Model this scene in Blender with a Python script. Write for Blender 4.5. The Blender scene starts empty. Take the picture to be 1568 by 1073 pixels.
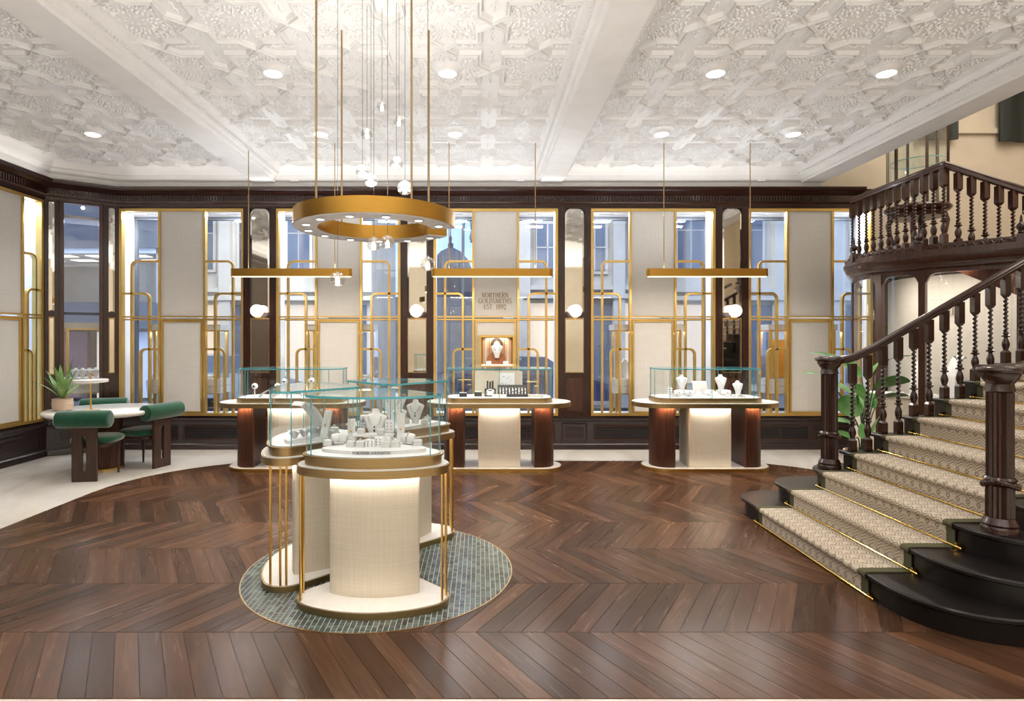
import bpy, math, random
from mathutils import Vector, Matrix
C = bpy.context.scene.collection
SC = bpy.context.scene
PI = math.pi
R = math.radians
rnd = random.Random(7)

# ------------------------------------------------------------------ camera, sky, exposure
F = 895.0                       # focal length in pixels of the 1568 px wide frame
cam_d = bpy.data.cameras.new('camera')
cam_d.sensor_fit = 'HORIZONTAL'; cam_d.sensor_width = 36.0
cam_d.lens = F / 1568 * 36.0
cam_d.shift_x = (784 - 735) / 1568
cam_d.shift_y = -(536.5 - 518) / 1568
cam_d.clip_start = 0.05; cam_d.clip_end = 300
cam = bpy.data.objects.new('camera', cam_d); C.objects.link(cam)
cam.location = (0, 0, 1.75); cam.rotation_euler = (PI / 2, 0, 0)
SC.camera = cam

wd = bpy.data.worlds.new('dusk'); SC.world = wd; wd.use_nodes = True
_bg = wd.node_tree.nodes['Background']
_bg.inputs[0].default_value = (0.33, 0.50, 0.92, 1); _bg.inputs[1].default_value = 1.35

SC.view_settings.view_transform = 'Standard'
SC.view_settings.look = 'None'
SC.view_settings.gamma = 1.0
SC.view_settings.use_curve_mapping = False
SC.view_settings.exposure = 0.64
try:
    SC.cycles.transparent_max_bounces = 40
    SC.cycles.max_bounces = 9
    SC.cycles.diffuse_bounces = 4
    SC.cycles.glossy_bounces = 4
    SC.cycles.caustics_reflective = False
    SC.cycles.caustics_refractive = False
    SC.cycles.sample_clamp_indirect = 6.0
except Exception:
    pass

LK = 1.0                        # one dial for all lamps

def area(name, loc, size, power, color=(1, .86, .70), rot=(0, 0, 0), size_y=None, shape=None, parent=None, spread=None):
    d = bpy.data.lights.new(name, 'AREA')
    d.energy = power * LK; d.color = color; d.size = size
    if size_y: d.shape = 'RECTANGLE'; d.size_y = size_y
    if shape: d.shape = shape
    if spread: d.spread = spread
    o = bpy.data.objects.new(name, d); C.objects.link(o)
    o.location = loc; o.rotation_euler = rot
    if parent: o.parent = parent
    return o

def spot(name, loc, power, color=(1, .86, .70), ang=80, blend=.6, rad=.05, rot=(0, 0, 0), parent=None):
    d = bpy.data.lights.new(name, 'SPOT')
    d.energy = power * LK; d.color = color; d.spot_size = R(ang); d.spot_blend = blend; d.shadow_soft_size = rad
    o = bpy.data.objects.new(name, d); C.objects.link(o)
    o.location = loc; o.rotation_euler = rot
    if parent: o.parent = parent
    return o

WARM = (1, .90, .79); NEUT = (1, .965, .925); COOL = (.93, .96, 1)
# added fill behind the viewer, tilted up to brighten the ceiling
area('rear_ceiling_fill', (-.5, -2.2, .9), 12, 270, (.99, .985, .98), (R(160), 0, 0), size_y=2.6, spread=R(122))
area('cornice_fill_back', (-.3, 8.99, 4.125), 10.2, 4.5, NEUT, (R(212), 0, 0), size_y=.06)  # added strip with no visible fitting, grazes the ceiling relief
area('cornice_fill_left', (-6.22, 3.2, 4.125), .06, 5, NEUT, (0, R(-212), 0), size_y=10.5)  # same added ceiling strip along the left wall
H = 1.75
CZ = H + 2.68                   # ceiling height
def WX(px, Y): return (px - 735) / F * Y
def WZ(py, Y): return H + (518 - py) / F * Y

# ------------------------------------------------------------------ mesh helpers
class MB:
    def __init__(s): s.v = []; s.f = []; s.mi = []; s.cur = 0
    def add(s, vs, fs):
        b = len(s.v); s.v += [tuple(p) for p in vs]
        for f in fs: s.f.append([b + i for i in f]); s.mi.append(s.cur)
        return s
    def box(s, c, d, rz=0, tilt=0):
        hx, hy, hz = d[0] / 2, d[1] / 2, d[2] / 2
        vs = [Vector((sx * hx, sy * hy, sz * hz)) for sz in (-1, 1) for sy in (-1, 1) for sx in (-1, 1)]
        m = Matrix.Rotation(rz, 3, 'Z') @ Matrix.Rotation(tilt, 3, 'X')
        vs = [m @ v + Vector(c) for v in vs]
        return s.add(vs, [(0, 2, 3, 1), (4, 5, 7, 6), (0, 1, 5, 4), (2, 6, 7, 3), (0, 4, 6, 2), (1, 3, 7, 5)])
    def box2(s, a, b):
        return s.box(((a[0] + b[0]) / 2, (a[1] + b[1]) / 2, (a[2] + b[2]) / 2), (abs(b[0] - a[0]), abs(b[1] - a[1]), abs(b[2] - a[2])))
    def bar(s, a, b, w, t):                      # square bar from a to b
        a = Vector(a); b = Vector(b); d = (b - a).normalized()
        up = Vector((0, 0, 1)) if abs(d.z) < .9 else Vector((0, 1, 0))
        x = d.cross(up).normalized() * w / 2; y = x.normalized().cross(d) * t / 2
        vs = [p + i * x + j * y for p in (a, b) for i, j in ((-1, -1), (1, -1), (1, 1), (-1, 1))]
        return s.add(vs, [(0, 1, 2, 3), (7, 6, 5, 4), (0, 4, 5, 1), (1, 5, 6, 2), (2, 6, 7, 3), (3, 7, 4, 0)])
    def prism(s, poly, z0, z1, side=None, cap=None):
        n = len(poly); b = len(s.v)
        s.v += [(p[0], p[1], z0) for p in poly] + [(p[0], p[1], z1) for p in poly]
        s.f.append([b + i for i in reversed(range(n))]); s.mi.append(s.cur if cap is None else cap)
        s.f.append([b + n + i for i in range(n)]); s.mi.append(s.cur if cap is None else cap)
        for i in range(n):
            j = (i + 1) % n
            s.f.append([b + i, b + j, b + n + j, b + n + i]); s.mi.append(s.cur if side is None else side)
        return s
    def stack(s, rings, cap0=True, cap1=True, closed=True):          # rings of equal point counts, joined in order
        n = len(rings[0]); b = len(s.v)
        for r in rings: s.v += [tuple(p) for p in r]
        for k in range(len(rings) - 1):
            for i in range(n if closed else n - 1):
                j = (i + 1) % n
                s.f.append([b + k * n + i, b + k * n + j, b + (k + 1) * n + j, b + (k + 1) * n + i]); s.mi.append(s.cur)
        if cap0: s.f.append([b + i for i in reversed(range(n))]); s.mi.append(s.cur)
        if cap1: s.f.append([b + (len(rings) - 1) * n + i for i in range(n)]); s.mi.append(s.cur)
        return s
    def lathe(s, prof, n=16, at=(0, 0, 0), rx=0, ry=0):
        m = Matrix.Rotation(ry, 3, 'Y') @ Matrix.Rotation(rx, 3, 'X')
        rings = []
        for r, z in prof:
            r = max(r, .0004)
            rings.append([m @ Vector((r * math.cos(2 * PI * i / n), r * math.sin(2 * PI * i / n), z)) + Vector(at) for i in range(n)])
        return s.stack(rings)
    def ball(s, c, r, nu=14, nv=9, sc=(1, 1, 1)):
        rings = []
        for k in range(nv + 1):
            a = -PI / 2 + PI * k / nv
            rr = max(math.cos(a), .01)
            rings.append([(c[0] + r * sc[0] * rr * math.cos(2 * PI * i / nu), c[1] + r * sc[1] * rr * math.sin(2 * PI * i / nu), c[2] + r * sc[2] * math.sin(a)) for i in range(nu)])
        return s.stack(rings)
    def tube(s, path, r, n=8, closed=False, rf=None):
        P = [Vector(p) for p in path]; m = len(P); rings = []; nrm = None
        for i in range(m):
            if closed: t = (P[(i + 1) % m] - P[i - 1]).normalized()
            else: t = (P[min(i + 1, m - 1)] - P[max(i - 1, 0)]).normalized()
            if nrm is None:
                nrm = t.cross(Vector((0, 0, 1)))
                if nrm.length < .01: nrm = t.cross(Vector((0, 1, 0)))
                nrm.normalize()
            nrm = (nrm - t * nrm.dot(t)).normalized(); bi = t.cross(nrm)
            rr = r if rf is None else r * rf(i / max(m - 1, 1))
            rings.append([P[i] + rr * (math.cos(2 * PI * k / n + PI / n) * nrm + math.sin(2 * PI * k / n + PI / n) * bi) for k in range(n)])
        if closed:
            rings.append(rings[0]); return s.stack(rings, False, False)
        return s.stack(rings)
    def sweep(s, path, prof, closed=False, capends=True):
        """plan path (x,y); closed profile [(offset to the left of travel, z)] swept with mitres"""
        m = len(path); rings = []
        for i in range(m):
            p = Vector(path[i])
            if closed or 0 < i < m - 1:
                d0 = (p - Vector(path[i - 1])).normalized(); d1 = (Vector(path[(i + 1) % m]) - p).normalized()
            elif i == 0: d0 = d1 = (Vector(path[1]) - p).normalized()
            else: d0 = d1 = (p - Vector(path[i - 1])).normalized()
            n0 = Vector((-d0.y, d0.x)); n1 = Vector((-d1.y, d1.x)); nn = (n0 + n1)
            if nn.length < 1e-6: nn = n0
            nn.normalize(); k = 1 / max(.35, nn.dot(n0))
            rings.append([(p.x + nn.x * o * k, p.y + nn.y * o * k, z) for o, z in prof])
        if closed: rings.append(rings[0]); return s.stack(rings, False, False)
        return s.stack(rings, capends, capends)
    def mesh(s, name, mats, smooth=35, uv=None):
        me = bpy.data.meshes.new(name); me.from_pydata(s.v, [], s.f)
        if not isinstance(mats, (list, tuple)): mats = [mats]
        for m in mats: me.materials.append(m)
        if len(mats) > 1: me.polygons.foreach_set('material_index', s.mi)
        if uv:
            l = me.uv_layers.new(name='grain'); 
            for i, lp in enumerate(me.loops): l.data[i].uv = uv[lp.vertex_index]
        if smooth:
            me.polygons.foreach_set('use_smooth', [True] * len(me.polygons))
            me.set_sharp_from_angle(angle=R(smooth))
        me.update(); return me
    def build(s, name, mats, parent=None, smooth=35, loc=None, uv=None):
        return link(name, s.mesh(name, mats, smooth, uv), parent, loc)

def link(name, me, parent=None, loc=None, rz=0):
    o = bpy.data.objects.new(name, me); C.objects.link(o)
    if parent: o.parent = parent
    if loc: o.location = loc
    if rz: o.rotation_euler.z = rz
    return o
def tag(o, label=None, cat=None, group=None, kind=None):
    if label: o['label'] = label
    if cat: o['category'] = cat
    if group: o['group'] = group
    if kind: o['kind'] = kind
    return o
def thing(name, label, cat, loc=(0, 0, 0), rz=0, group=None):
    o = bpy.data.objects.new(name, None); C.objects.link(o); o.empty_display_size = .1
    o.location = loc; o.rotation_euler = (0, 0, rz)
    return tag(o, label, cat, group)
KIDS = {}
def dup(root, loc, rz=0, label=None, group=None, scale=None):
    def cp(o, par):
        c = o.copy(); C.objects.link(c)
        if par: c.parent = par
        for ch in o.children: cp(ch, c)
        return c
    r = cp(root, None); r.location = loc; r.rotation_euler = (0, 0, rz)
    if label: r['label'] = label
    if group: r['group'] = group
    if scale: r.scale = scale
    return r
def struct(o, label=None, cat=None): return tag(o, label, cat, kind='structure')
def stuff(o): o['kind'] = 'stuff'; return o

def outn(core, r, n=5):
    m = len(core); out = []
    for i in range(m):
        p = Vector(core[i]); d0 = (p - Vector(core[i - 1])).normalized(); d1 = (Vector(core[(i + 1) % m]) - p).normalized()
        a0 = math.atan2(-d0.x, d0.y); a1 = math.atan2(-d1.x, d1.y)   # angle of (d.y,-d.x)
        if a1 < a0 - 1e-6: a1 += 2 * PI
        k = max(0, int(round((a1 - a0) / (PI / 2) * n)))
        for j in range(k + 1):
            a = a0 + (a1 - a0) * (j / k if k else .5)
            out.append((p.x + r * math.cos(a), p.y + r * math.sin(a)))
    return out
def rrect(w, d, r, n=6, cx=0, cy=0):
    a, b = w / 2 - r, d / 2 - r
    a = max(a, .001); b = max(b, .001)
    return outn([(cx - a, cy - b), (cx + a, cy - b), (cx + a, cy + b), (cx - a, cy + b)], r, n)
def arc(cx, cy, r, a0, a1, n): return [(cx + r * math.cos(a0 + (a1 - a0) * i / n), cy + r * math.sin(a0 + (a1 - a0) * i / n)) for i in range(n + 1)]
def clip(poly, conv):
    """Sutherland-Hodgman: poly clipped by a convex CCW polygon"""
    out = list(poly)
    for i in range(len(conv)):
        if not out: return []
        a = conv[i]; b = conv[(i + 1) % len(conv)]
        inp, out = out, []
        def sd(p): return (b[0] - a[0]) * (p[1] - a[1]) - (b[1] - a[1]) * (p[0] - a[0])
        for k in range(len(inp)):
            p, q = inp[k - 1], inp[k]; sp, sq = sd(p), sd(q)
            if sq >= 0:
                if sp < 0: t = sp / (sp - sq); out.append((p[0] + (q[0] - p[0]) * t, p[1] + (q[1] - p[1]) * t))
                out.append(q)
            elif sp >= 0: t = sp / (sp - sq); out.append((p[0] + (q[0] - p[0]) * t, p[1] + (q[1] - p[1]) * t))
    return out

# ------------------------------------------------------------------ materials
def M(name, col, rough=.5, metal=0, spec=.5, emit=None, es=0, sheen=0, coat=0):
    m = bpy.data.materials.new(name); m.use_nodes = True
    b = m.node_tree.nodes['Principled BSDF']
    b.inputs['Base Color'].default_value = (*col, 1); b.inputs['Roughness'].default_value = rough
    b.inputs['Metallic'].default_value = metal; b.inputs['Specular IOR Level'].default_value = spec
    if emit: b.inputs['Emission Color'].default_value = (*emit, 1); b.inputs['Emission Strength'].default_value = es
    if sheen: b.inputs['Sheen Weight'].default_value = sheen; b.inputs['Sheen Roughness'].default_value = .4
    if coat: b.inputs['Coat Weight'].default_value = coat; b.inputs['Coat Roughness'].default_value = .1
    return m
class NT:
    def __init__(s, m): s.t = m.node_tree; s.b = s.t.nodes['Principled BSDF']
    def n(s, ty, **k):
        x = s.t.nodes.new(ty)
        for a, v in k.items():
            if a.startswith('i_'):
                key = a[2:]; x.inputs[int(key) if key.isdigit() else key.replace('_', ' ')].default_value = v
            else: setattr(x, a, v)
        return x
    def l(s, a, b): s.t.links.new(a, b)
    def math(s, op, a, b=None, c=None):
        x = s.n('ShaderNodeMath', operation=op)
        for i, v in enumerate((a, b, c)):
            if v is None: continue
            if isinstance(v, (int, float)): x.inputs[i].default_value = v
            else: s.l(v, x.inputs[i])
        return x.outputs[0]
    def ramp(s, fac, stops):
        x = s.n('ShaderNodeValToRGB'); e = x.color_ramp.elements
        while len(e) < len(stops): e.new(.5)
        for i, (p, c) in enumerate(stops): e[i].position = p; e[i].color = (*c, 1)
        s.l(fac, x.inputs[0]); return x.outputs[0]
    def bump(s, h, strength=.2, dist=.01):
        x = s.n('ShaderNodeBump'); x.inputs['Strength'].default_value = strength; x.inputs['Distance'].default_value = dist
        s.l(h, x.inputs['Height']); s.l(x.outputs[0], s.b.inputs['Normal'])
    def coords(s, kind='Object', scale=(1, 1, 1), loc=(0, 0, 0), rot=(0, 0, 0)):
        c = s.n('ShaderNodeTexCoord'); mp = s.n('ShaderNodeMapping')
        mp.inputs['Scale'].default_value = scale; mp.inputs['Location'].default_value = loc; mp.inputs['Rotation'].default_value = rot
        s.l(c.outputs[kind], mp.inputs['Vector']); return mp.outputs[0]
    def noise(s, vec, scale=5, detail=3, rough=.5, dist=0):
        x = s.n('ShaderNodeTexNoise'); x.inputs['Scale'].default_value = scale; x.inputs['Detail'].default_value = detail
        x.inputs['Roughness'].default_value = rough; x.inputs['Distortion'].default_value = dist
        s.l(vec, x.inputs['Vector']); return x.outputs['Fac']

def mottled(name, c0, c1, rough, scale=(1, 1, 1), ns=6, bump=0, coat=0, spec=.5, sheen=0, metal=0, dist=0, lo=.3, hi=.7):
    m = M(name, c0, rough, metal, spec, sheen=sheen, coat=coat); t = NT(m)
    f = t.noise(t.coords('Object', scale), ns, 5, .6, dist)
    t.l(t.ramp(f, [(lo, c0), (hi, c1)]), t.b.inputs['Base Color'])
    if bump: t.bump(f, bump, .004)
    return m

def wood_plank():
    m = M('walnut_plank', (.12, .055, .03), .30, spec=.12); t = NT(m)
    uv = t.n('ShaderNodeUVMap'); uv.uv_map = 'grain'
    sp = t.n('ShaderNodeSeparateXYZ'); t.l(uv.outputs[0], sp.inputs[0])
    oi = t.n('ShaderNodeObjectInfo')
    idx = t.math('FLOOR', t.math('DIVIDE', sp.outputs[0], 10.0))
    w = t.math('ADD', t.math('MULTIPLY', oi.outputs['Random'], 91.0), t.math('MULTIPLY', idx, .731))
    wn = t.n('ShaderNodeTexWhiteNoise', noise_dimensions='1D'); t.l(w, wn.inputs['W'])
    ul = t.math('SUBTRACT', sp.outputs[0], t.math('MULTIPLY', idx, 10.0))
    cb = t.n('ShaderNodeCombineXYZ')
    t.l(t.math('ADD', t.math('MULTIPLY', ul, .9), t.math('MULTIPLY', w, 1.37)), cb.inputs[0])
    t.l(t.math('MULTIPLY', sp.outputs[1], 11.0), cb.inputs[1]); t.l(w, cb.inputs[2])
    g1 = t.noise(cb.outputs[0], 1.6, 4, .55, .7)
    cb2 = t.n('ShaderNodeCombineXYZ')
    t.l(t.math('ADD', t.math('MULTIPLY', ul, 5), w), cb2.inputs[0]); t.l(t.math('MULTIPLY', sp.outputs[1], 120.0), cb2.inputs[1])
    g2 = t.noise(cb2.outputs[0], 1.0, 3, .6)
    f = t.math('ADD', t.math('MULTIPLY', g1, .7), t.math('MULTIPLY', g2, .3))
    col = t.ramp(f, [(.28, (.052, .0225, .0108)), (.50, (.078, .0352, .0168)), (.64, (.100, .0470, .0232)), (.80, (.145, .074, .039))])
    hs = t.n('ShaderNodeHueSaturation'); t.l(col, hs.inputs['Color'])
    t.l(t.math('ADD', t.math('MULTIPLY', wn.outputs['Value'], .78), .62), hs.inputs['Value'])
    hs.inputs['Saturation'].default_value = .95
    t.l(hs.outputs[0], t.b.inputs['Base Color'])
    t.l(t.math('ADD', t.math('MULTIPLY', g1, .12), .20), t.b.inputs['Roughness'])
    t.bump(g2, .05, .001)
    return m
def wood(name, dark, light, rough=.3, axis='z', coat=0, ns=2.2):
    m = M(name, dark, rough, coat=coat); t = NT(m)
    sc = {'z': (14, 14, 1), 'x': (1, 14, 14), 'y': (14, 1, 14)}[axis]
    f = t.noise(t.coords('Object', sc), ns, 5, .6, .8)
    t.l(t.ramp(f, [(.3, dark), (.7, light)]), t.b.inputs['Base Color'])
    t.bump(f, .06, .002)
    return m
def marble_floor():
    m = M('cream_marble', (.72, .68, .60), .16); t = NT(m)
    v = t.coords('Object', (1, .35, 1))
    f = t.noise(v, 1.3, 6, .62, 1.5)
    f2 = t.noise(t.coords('Object', (1, 1, 1)), 18, 4, .6)
    x = t.math('ADD', t.math('MULTIPLY', f, .8), t.math('MULTIPLY', f2, .2))
    t.l(t.ramp(x, [(.3, (.58, .53, .45)), (.5, (.74, .70, .63)), (.7, (.82, .79, .73))]), t.b.inputs['Base Color'])
    return m
def glass(name='clear_glass', tint=(.955, .98, .975), base=.06, pw=4.5):
    m = bpy.data.materials.new(name); m.use_nodes = True; nt = m.node_tree
    nt.nodes.remove(nt.nodes['Principled BSDF']); out = nt.nodes['Material Output']
    tr = nt.nodes.new('ShaderNodeBsdfTransparent'); tr.inputs[0].default_value = (*tint, 1)
    gl = nt.nodes.new('ShaderNodeBsdfGlossy'); gl.inputs['Roughness'].default_value = .01; gl.inputs[0].default_value = (1, 1, 1, 1)
    lw = nt.nodes.new('ShaderNodeLayerWeight'); lw.inputs[0].default_value = .5
    p = nt.nodes.new('ShaderNodeMath'); p.operation = 'POWER'; p.inputs[1].default_value = pw
    nt.links.new(lw.outputs['Facing'], p.inputs[0])
    q = nt.nodes.new('ShaderNodeMath'); q.operation = 'MULTIPLY_ADD'; q.inputs[1].default_value = .75; q.inputs[2].default_value = base
    nt.links.new(p.outputs[0], q.inputs[0])
    mx = nt.nodes.new('ShaderNodeMixShader')
    nt.links.new(q.outputs[0], mx.inputs[0]); nt.links.new(tr.outputs[0], mx.inputs[1]); nt.links.new(gl.outputs[0], mx.inputs[2])
    nt.links.new(mx.outputs[0], out.inputs[0]); return m
def glass_edge():
    m = M('teal_glass_edge', (.10, .52, .60), .12, spec=.8); b = m.node_tree.nodes['Principled BSDF']
    b.inputs['Transmission Weight'].default_value = .35; return m
def carpet():
    m = M('patterned_carpet', (.55, .46, .35), .95, spec=.1, sheen=.3); t = NT(m)
    uv = t.n('ShaderNodeUVMap'); uv.uv_map = 'grain'
    sp = t.n('ShaderNodeSeparateXYZ'); t.l(uv.outputs[0], sp.inputs[0])
    u, v = sp.outputs[0], sp.outputs[1]
    zz = t.math('PINGPONG', t.math('MULTIPLY', u, 1.0), .045)                    # zigzag 90 mm wide
    w = t.math('ADD', v, t.math('MULTIPLY', zz, .62))
    band = t.math('FRACT', t.math('DIVIDE', w, .0229))
    l1 = t.math('LESS_THAN', t.math('ABSOLUTE', t.math('SUBTRACT', band, .5)), .20)
    # rows of rings between the zigzags
    big = t.math('FRACT', t.math('DIVIDE', v, .1145))
    du = t.math('SUBTRACT', t.math('FRACT', t.math('DIVIDE', u, .09)), .5)
    dv = t.math('MULTIPLY', t.math('SUBTRACT', big, .5), 1.3)
    rr = t.math('SQRT', t.math('ADD', t.math('MULTIPLY', du, du), t.math('MULTIPLY', dv, dv)))
    ring = t.math('MULTIPLY', t.math('GREATER_THAN', rr, .09), t.math('LESS_THAN', rr, .21))
    inr = t.math('LESS_THAN', t.math('ABSOLUTE', t.math('SUBTRACT', big, .5)), .19)
    pat = t.math('ADD', t.math('MULTIPLY', inr, ring), t.math('MULTIPLY', t.math('SUBTRACT', 1.0, inr), l1))
    nz = t.noise(uv.outputs[0], 420, 2, .7)
    mx = t.n('ShaderNodeMix', data_type='RGBA'); t.l(t.math('MULTIPLY', pat, .85), mx.inputs[0])
    mx.inputs[6].default_value = (.62, .53, .41, 1); mx.inputs[7].default_value = (.22, .16, .105, 1)
    hs = t.n('ShaderNodeHueSaturation'); t.l(mx.outputs[2], hs.inputs['Color']); t.l(t.math('ADD', t.math('MULTIPLY', nz, .7), .62), hs.inputs['Value'])
    t.l(hs.outputs[0], t.b.inputs['Base Color'])
    t.bump(t.math('ADD', t.math('MULTIPLY', pat, -.6), nz), .55, .006)
    return m
def mosaic():
    m = M('green_marble_tile', (.10, .17, .16), .22); t = NT(m)
    g = t.n('ShaderNodeNewGeometry')
    n = t.noise(t.coords('Object'), 5, 5, .7, 1)
    f = t.math('ADD', t.math('MULTIPLY', g.outputs['Random Per Island'], .55), t.math('MULTIPLY', n, .5))
    t.l(t.ramp(f, [(.2, (.030, .044, .046)), (.5, (.060, .086, .086)), (.8, (.13, .18, .165))]), t.b.inputs['Base Color'])
    return m
def linen(name, c0, c1):
    m = M(name, c0, .75, spec=.25); t = NT(m)
    a = t.noise(t.coords('Object', (160, 160, 3)), 1, 2, .5); b = t.noise(t.coords('Object', (3, 3, 190)), 1, 2, .5)
    f = t.math('MULTIPLY', t.math('ADD', a, b), .5)
    t.l(t.ramp(f, [(.38, c0), (.62, c1)]), t.b.inputs['Base Color'])
    return m

m_plank = wood_plank()
m_marble = marble_floor()
m_mahog = wood('dark_mahogany', (.014, .0042, .003), (.042, .0125, .008), .26, 'z', .25)
m_mahogx = wood('dark_mahogany_rail', (.015, .0042, .003), (.046, .013, .008), .26, 'x', .25)
m_redwood = wood('red_mahogany', (.030, .010, .006), (.080, .027, .015), .28, 'z', .3)
m_black = mottled('black_painted_wood', (.007, .005, .005), (.012, .009, .008), .30, ns=3, spec=.35)
m_plinth = wood('ebonised_panel', (.012, .008, .009), (.040, .022, .020), .28, 'x', .2)
m_walnut = wood('walnut_veneer', (.045, .016, .009), (.100, .037, .020), .38, 'z')
m_brass = mottled('brushed_brass', (.72, .46, .13), (.80, .53, .17), .30, (1, 1, 30), 5, metal=1)
m_brass_d = mottled('satin_bronze_brass', (.38, .265, .125), (.46, .33, .16), .34, (1, 1, 30), 5, metal=1)
m_chan = mottled('antique_brass_sheet', (.46, .25, .045), (.54, .30, .06), .33, (1, 1, 40), 5, metal=1)
m_goldp = mottled('gold_lacquer', (.70, .45, .125), (.78, .53, .17), .30, ns=4, metal=.8)
m_gold_rod = M('polished_brass', (.90, .60, .16), .14, 1)
m_cream = linen('cream_linen_panel', (.64, .605, .55), (.72, .685, .635))
m_pedes = linen('cream_pedestal_fabric', (.60, .535, .42), (.68, .61, .50))
m_cabin = linen('pale_cabin_curtain', (.74, .69, .61), (.82, .775, .70))
m_plaster = mottled('white_plaster', (.80, .785, .765), (.86, .85, .835), .55, ns=9)
m_beam = mottled('white_painted_moulding', (.81, .79, .765), (.87, .855, .835), .45, ns=4)
m_white = M('white_reveal', (.86, .86, .86), .5)
m_wall = mottled('warm_cream_wall', (.62, .54, .42), (.68, .60, .48), .8, ns=3)
m_glass = glass(); m_pane = glass('window_glass', (.965, .97, .965), .06)
m_edge = glass_edge()
m_mirror = M('old_mirror', (.80, .77, .70), .03, 1)
m_topw = mottled('pale_stone_top', (.76, .73, .68), (.84, .82, .78), .22, ns=7, dist=1)
m_tabletop = mottled('white_marble_top', (.80, .77, .72), (.90, .88, .85), .14, ns=3, dist=2)
m_velvet = mottled('green_velvet', (.006, .055, .026), (.012, .085, .042), .8, ns=8, sheen=.9, spec=.2)
m_chairw = wood('dark_chair_wood', (.030, .013, .008), (.065, .030, .018), .4, 'z')
m_carpet = carpet(); m_border = M('olive_carpet_border', (.10, .095, .055), .95, spec=.1)
m_mosaic = mosaic(); m_grout = M('pale_grout', (.50, .49, .43), .8)
m_bed = M('plank_bed', (.035, .016, .010), .6); m_letter = M('bronze_lettering', (.27, .17, .06), .5, .0)
m_disp = mottled('white_display_leather', (.68, .665, .665), (.76, .745, .745), .5, ns=20)
m_disp2 = mottled('grey_display_suede', (.56, .54, .52), (.64, .62, .60), .7, ns=20)
m_steel = M('silver_metal', (.75, .74, .72), .18, 1)
m_dark = M('black_display_velvet', (.012, .012, .014), .7)
m_gem = M('dark_gemstone', (.02, .02, .03), .08)
m_leaf = mottled('green_leaf', (.045, .17, .022), (.12, .33, .06), .38, ns=6)
m_leaf2 = mottled('striped_leaf', (.07, .22, .05), (.30, .42, .14), .4, (25, 25, 2), 1)
m_stem = M('leaf_stem', (.05, .11, .03), .6)
m_pot = mottled('woven_sand_pot', (.46, .34, .25), (.60, .46, .35), .85, (1, 1, 30), 3, bump=.6)
m_soil = M('soil', (.03, .02, .015), .95)
m_bulb = M('warm_bulb', (1, .9, .75), .4, emit=(1, .84, .62), es=6)
m_globe = M('opal_globe', (1, .95, .88), .3, emit=(1, .86, .70), es=3.2)
m_lamp = M('lamp_diffuser', (1, .95, .88), .4, emit=(1, .93, .82), es=7)
m_led = M('led_strip', (1, .9, .8), .4, emit=(1, .85, .65), es=9)
m_soft = M('lit_opal_panel', (1, .93, .82), .4, emit=(1, .86, .66), es=.9)
m_crystal = glass('blown_glass', (.955, .955, .95), .08, 2.4)
m_wire = M('dark_cable', (.10, .09, .08), .5)
m_stone = mottled('pale_street_stone', (.58, .53, .44), (.70, .65, .55), .85, ns=.8)
m_stone2 = mottled('grey_street_stone', (.33, .32, .30), (.44, .43, .40), .85, ns=.8)
m_slate = M('slate', (.09, .10, .12), .7)
m_dglass = M('dark_street_window', (.10, .13, .18), .15)  # blue-grey base colour carries a painted sky reflection
m_shop = M('lit_shop_window', (.5, .4, .3), .4, emit=(1, .84, .66), es=.36)
m_road = M('street_paving', (.12, .12, .13), .7)
m_curtain = mottled('black_green_cloth', (.010, .014, .012), (.020, .028, .024), .6, (8, 8, .5), 3)
m_amber = M('amber_glass_panel', (.75, .33, .03), .25)
# ------------------------------------------------------------------ floor: marble, chevron walnut planks, round mosaic
YB = 9.27                                     # back wall (window) plane
XL, XR, YR = -6.5, 9.6, -3.6
fl = MB().box2((XL - .3, YR, -.12), (XR + .2, YB + .3, 0)).build('floor', m_marble)
struct(fl, 'cream marble floor with walnut chevron planks and round green mosaic', 'floor')
WOODR = outn([(-4.4 + 1.55, 2.837 + .02), (2.75, 2.837 + .02), (2.75, 8.36 - 1.75), (-4.4 + 1.55, 8.36 - 1.75)], 0.0001, 1)
def wood_region():
    pts = [(-4.4, 2.837), (4.9, 2.837)]
    pts += [(4.9, 6.3)] + arc(3.15, 6.61, 1.75, 0, PI / 2, 10) + arc(-2.65, 6.61, 1.75, PI / 2, PI, 10)
    return pts
REG = wood_region()
MC = (-.755, 4.45); MR = .995
MB().prism(REG, .0001, .0006).build('plank_bed', m_bed, fl, 0)
PW, RD, SH = .134, .694, .416
row = 0; nparts = 0; extra = MB(); extra_uv = []; gap = .0019
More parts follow.
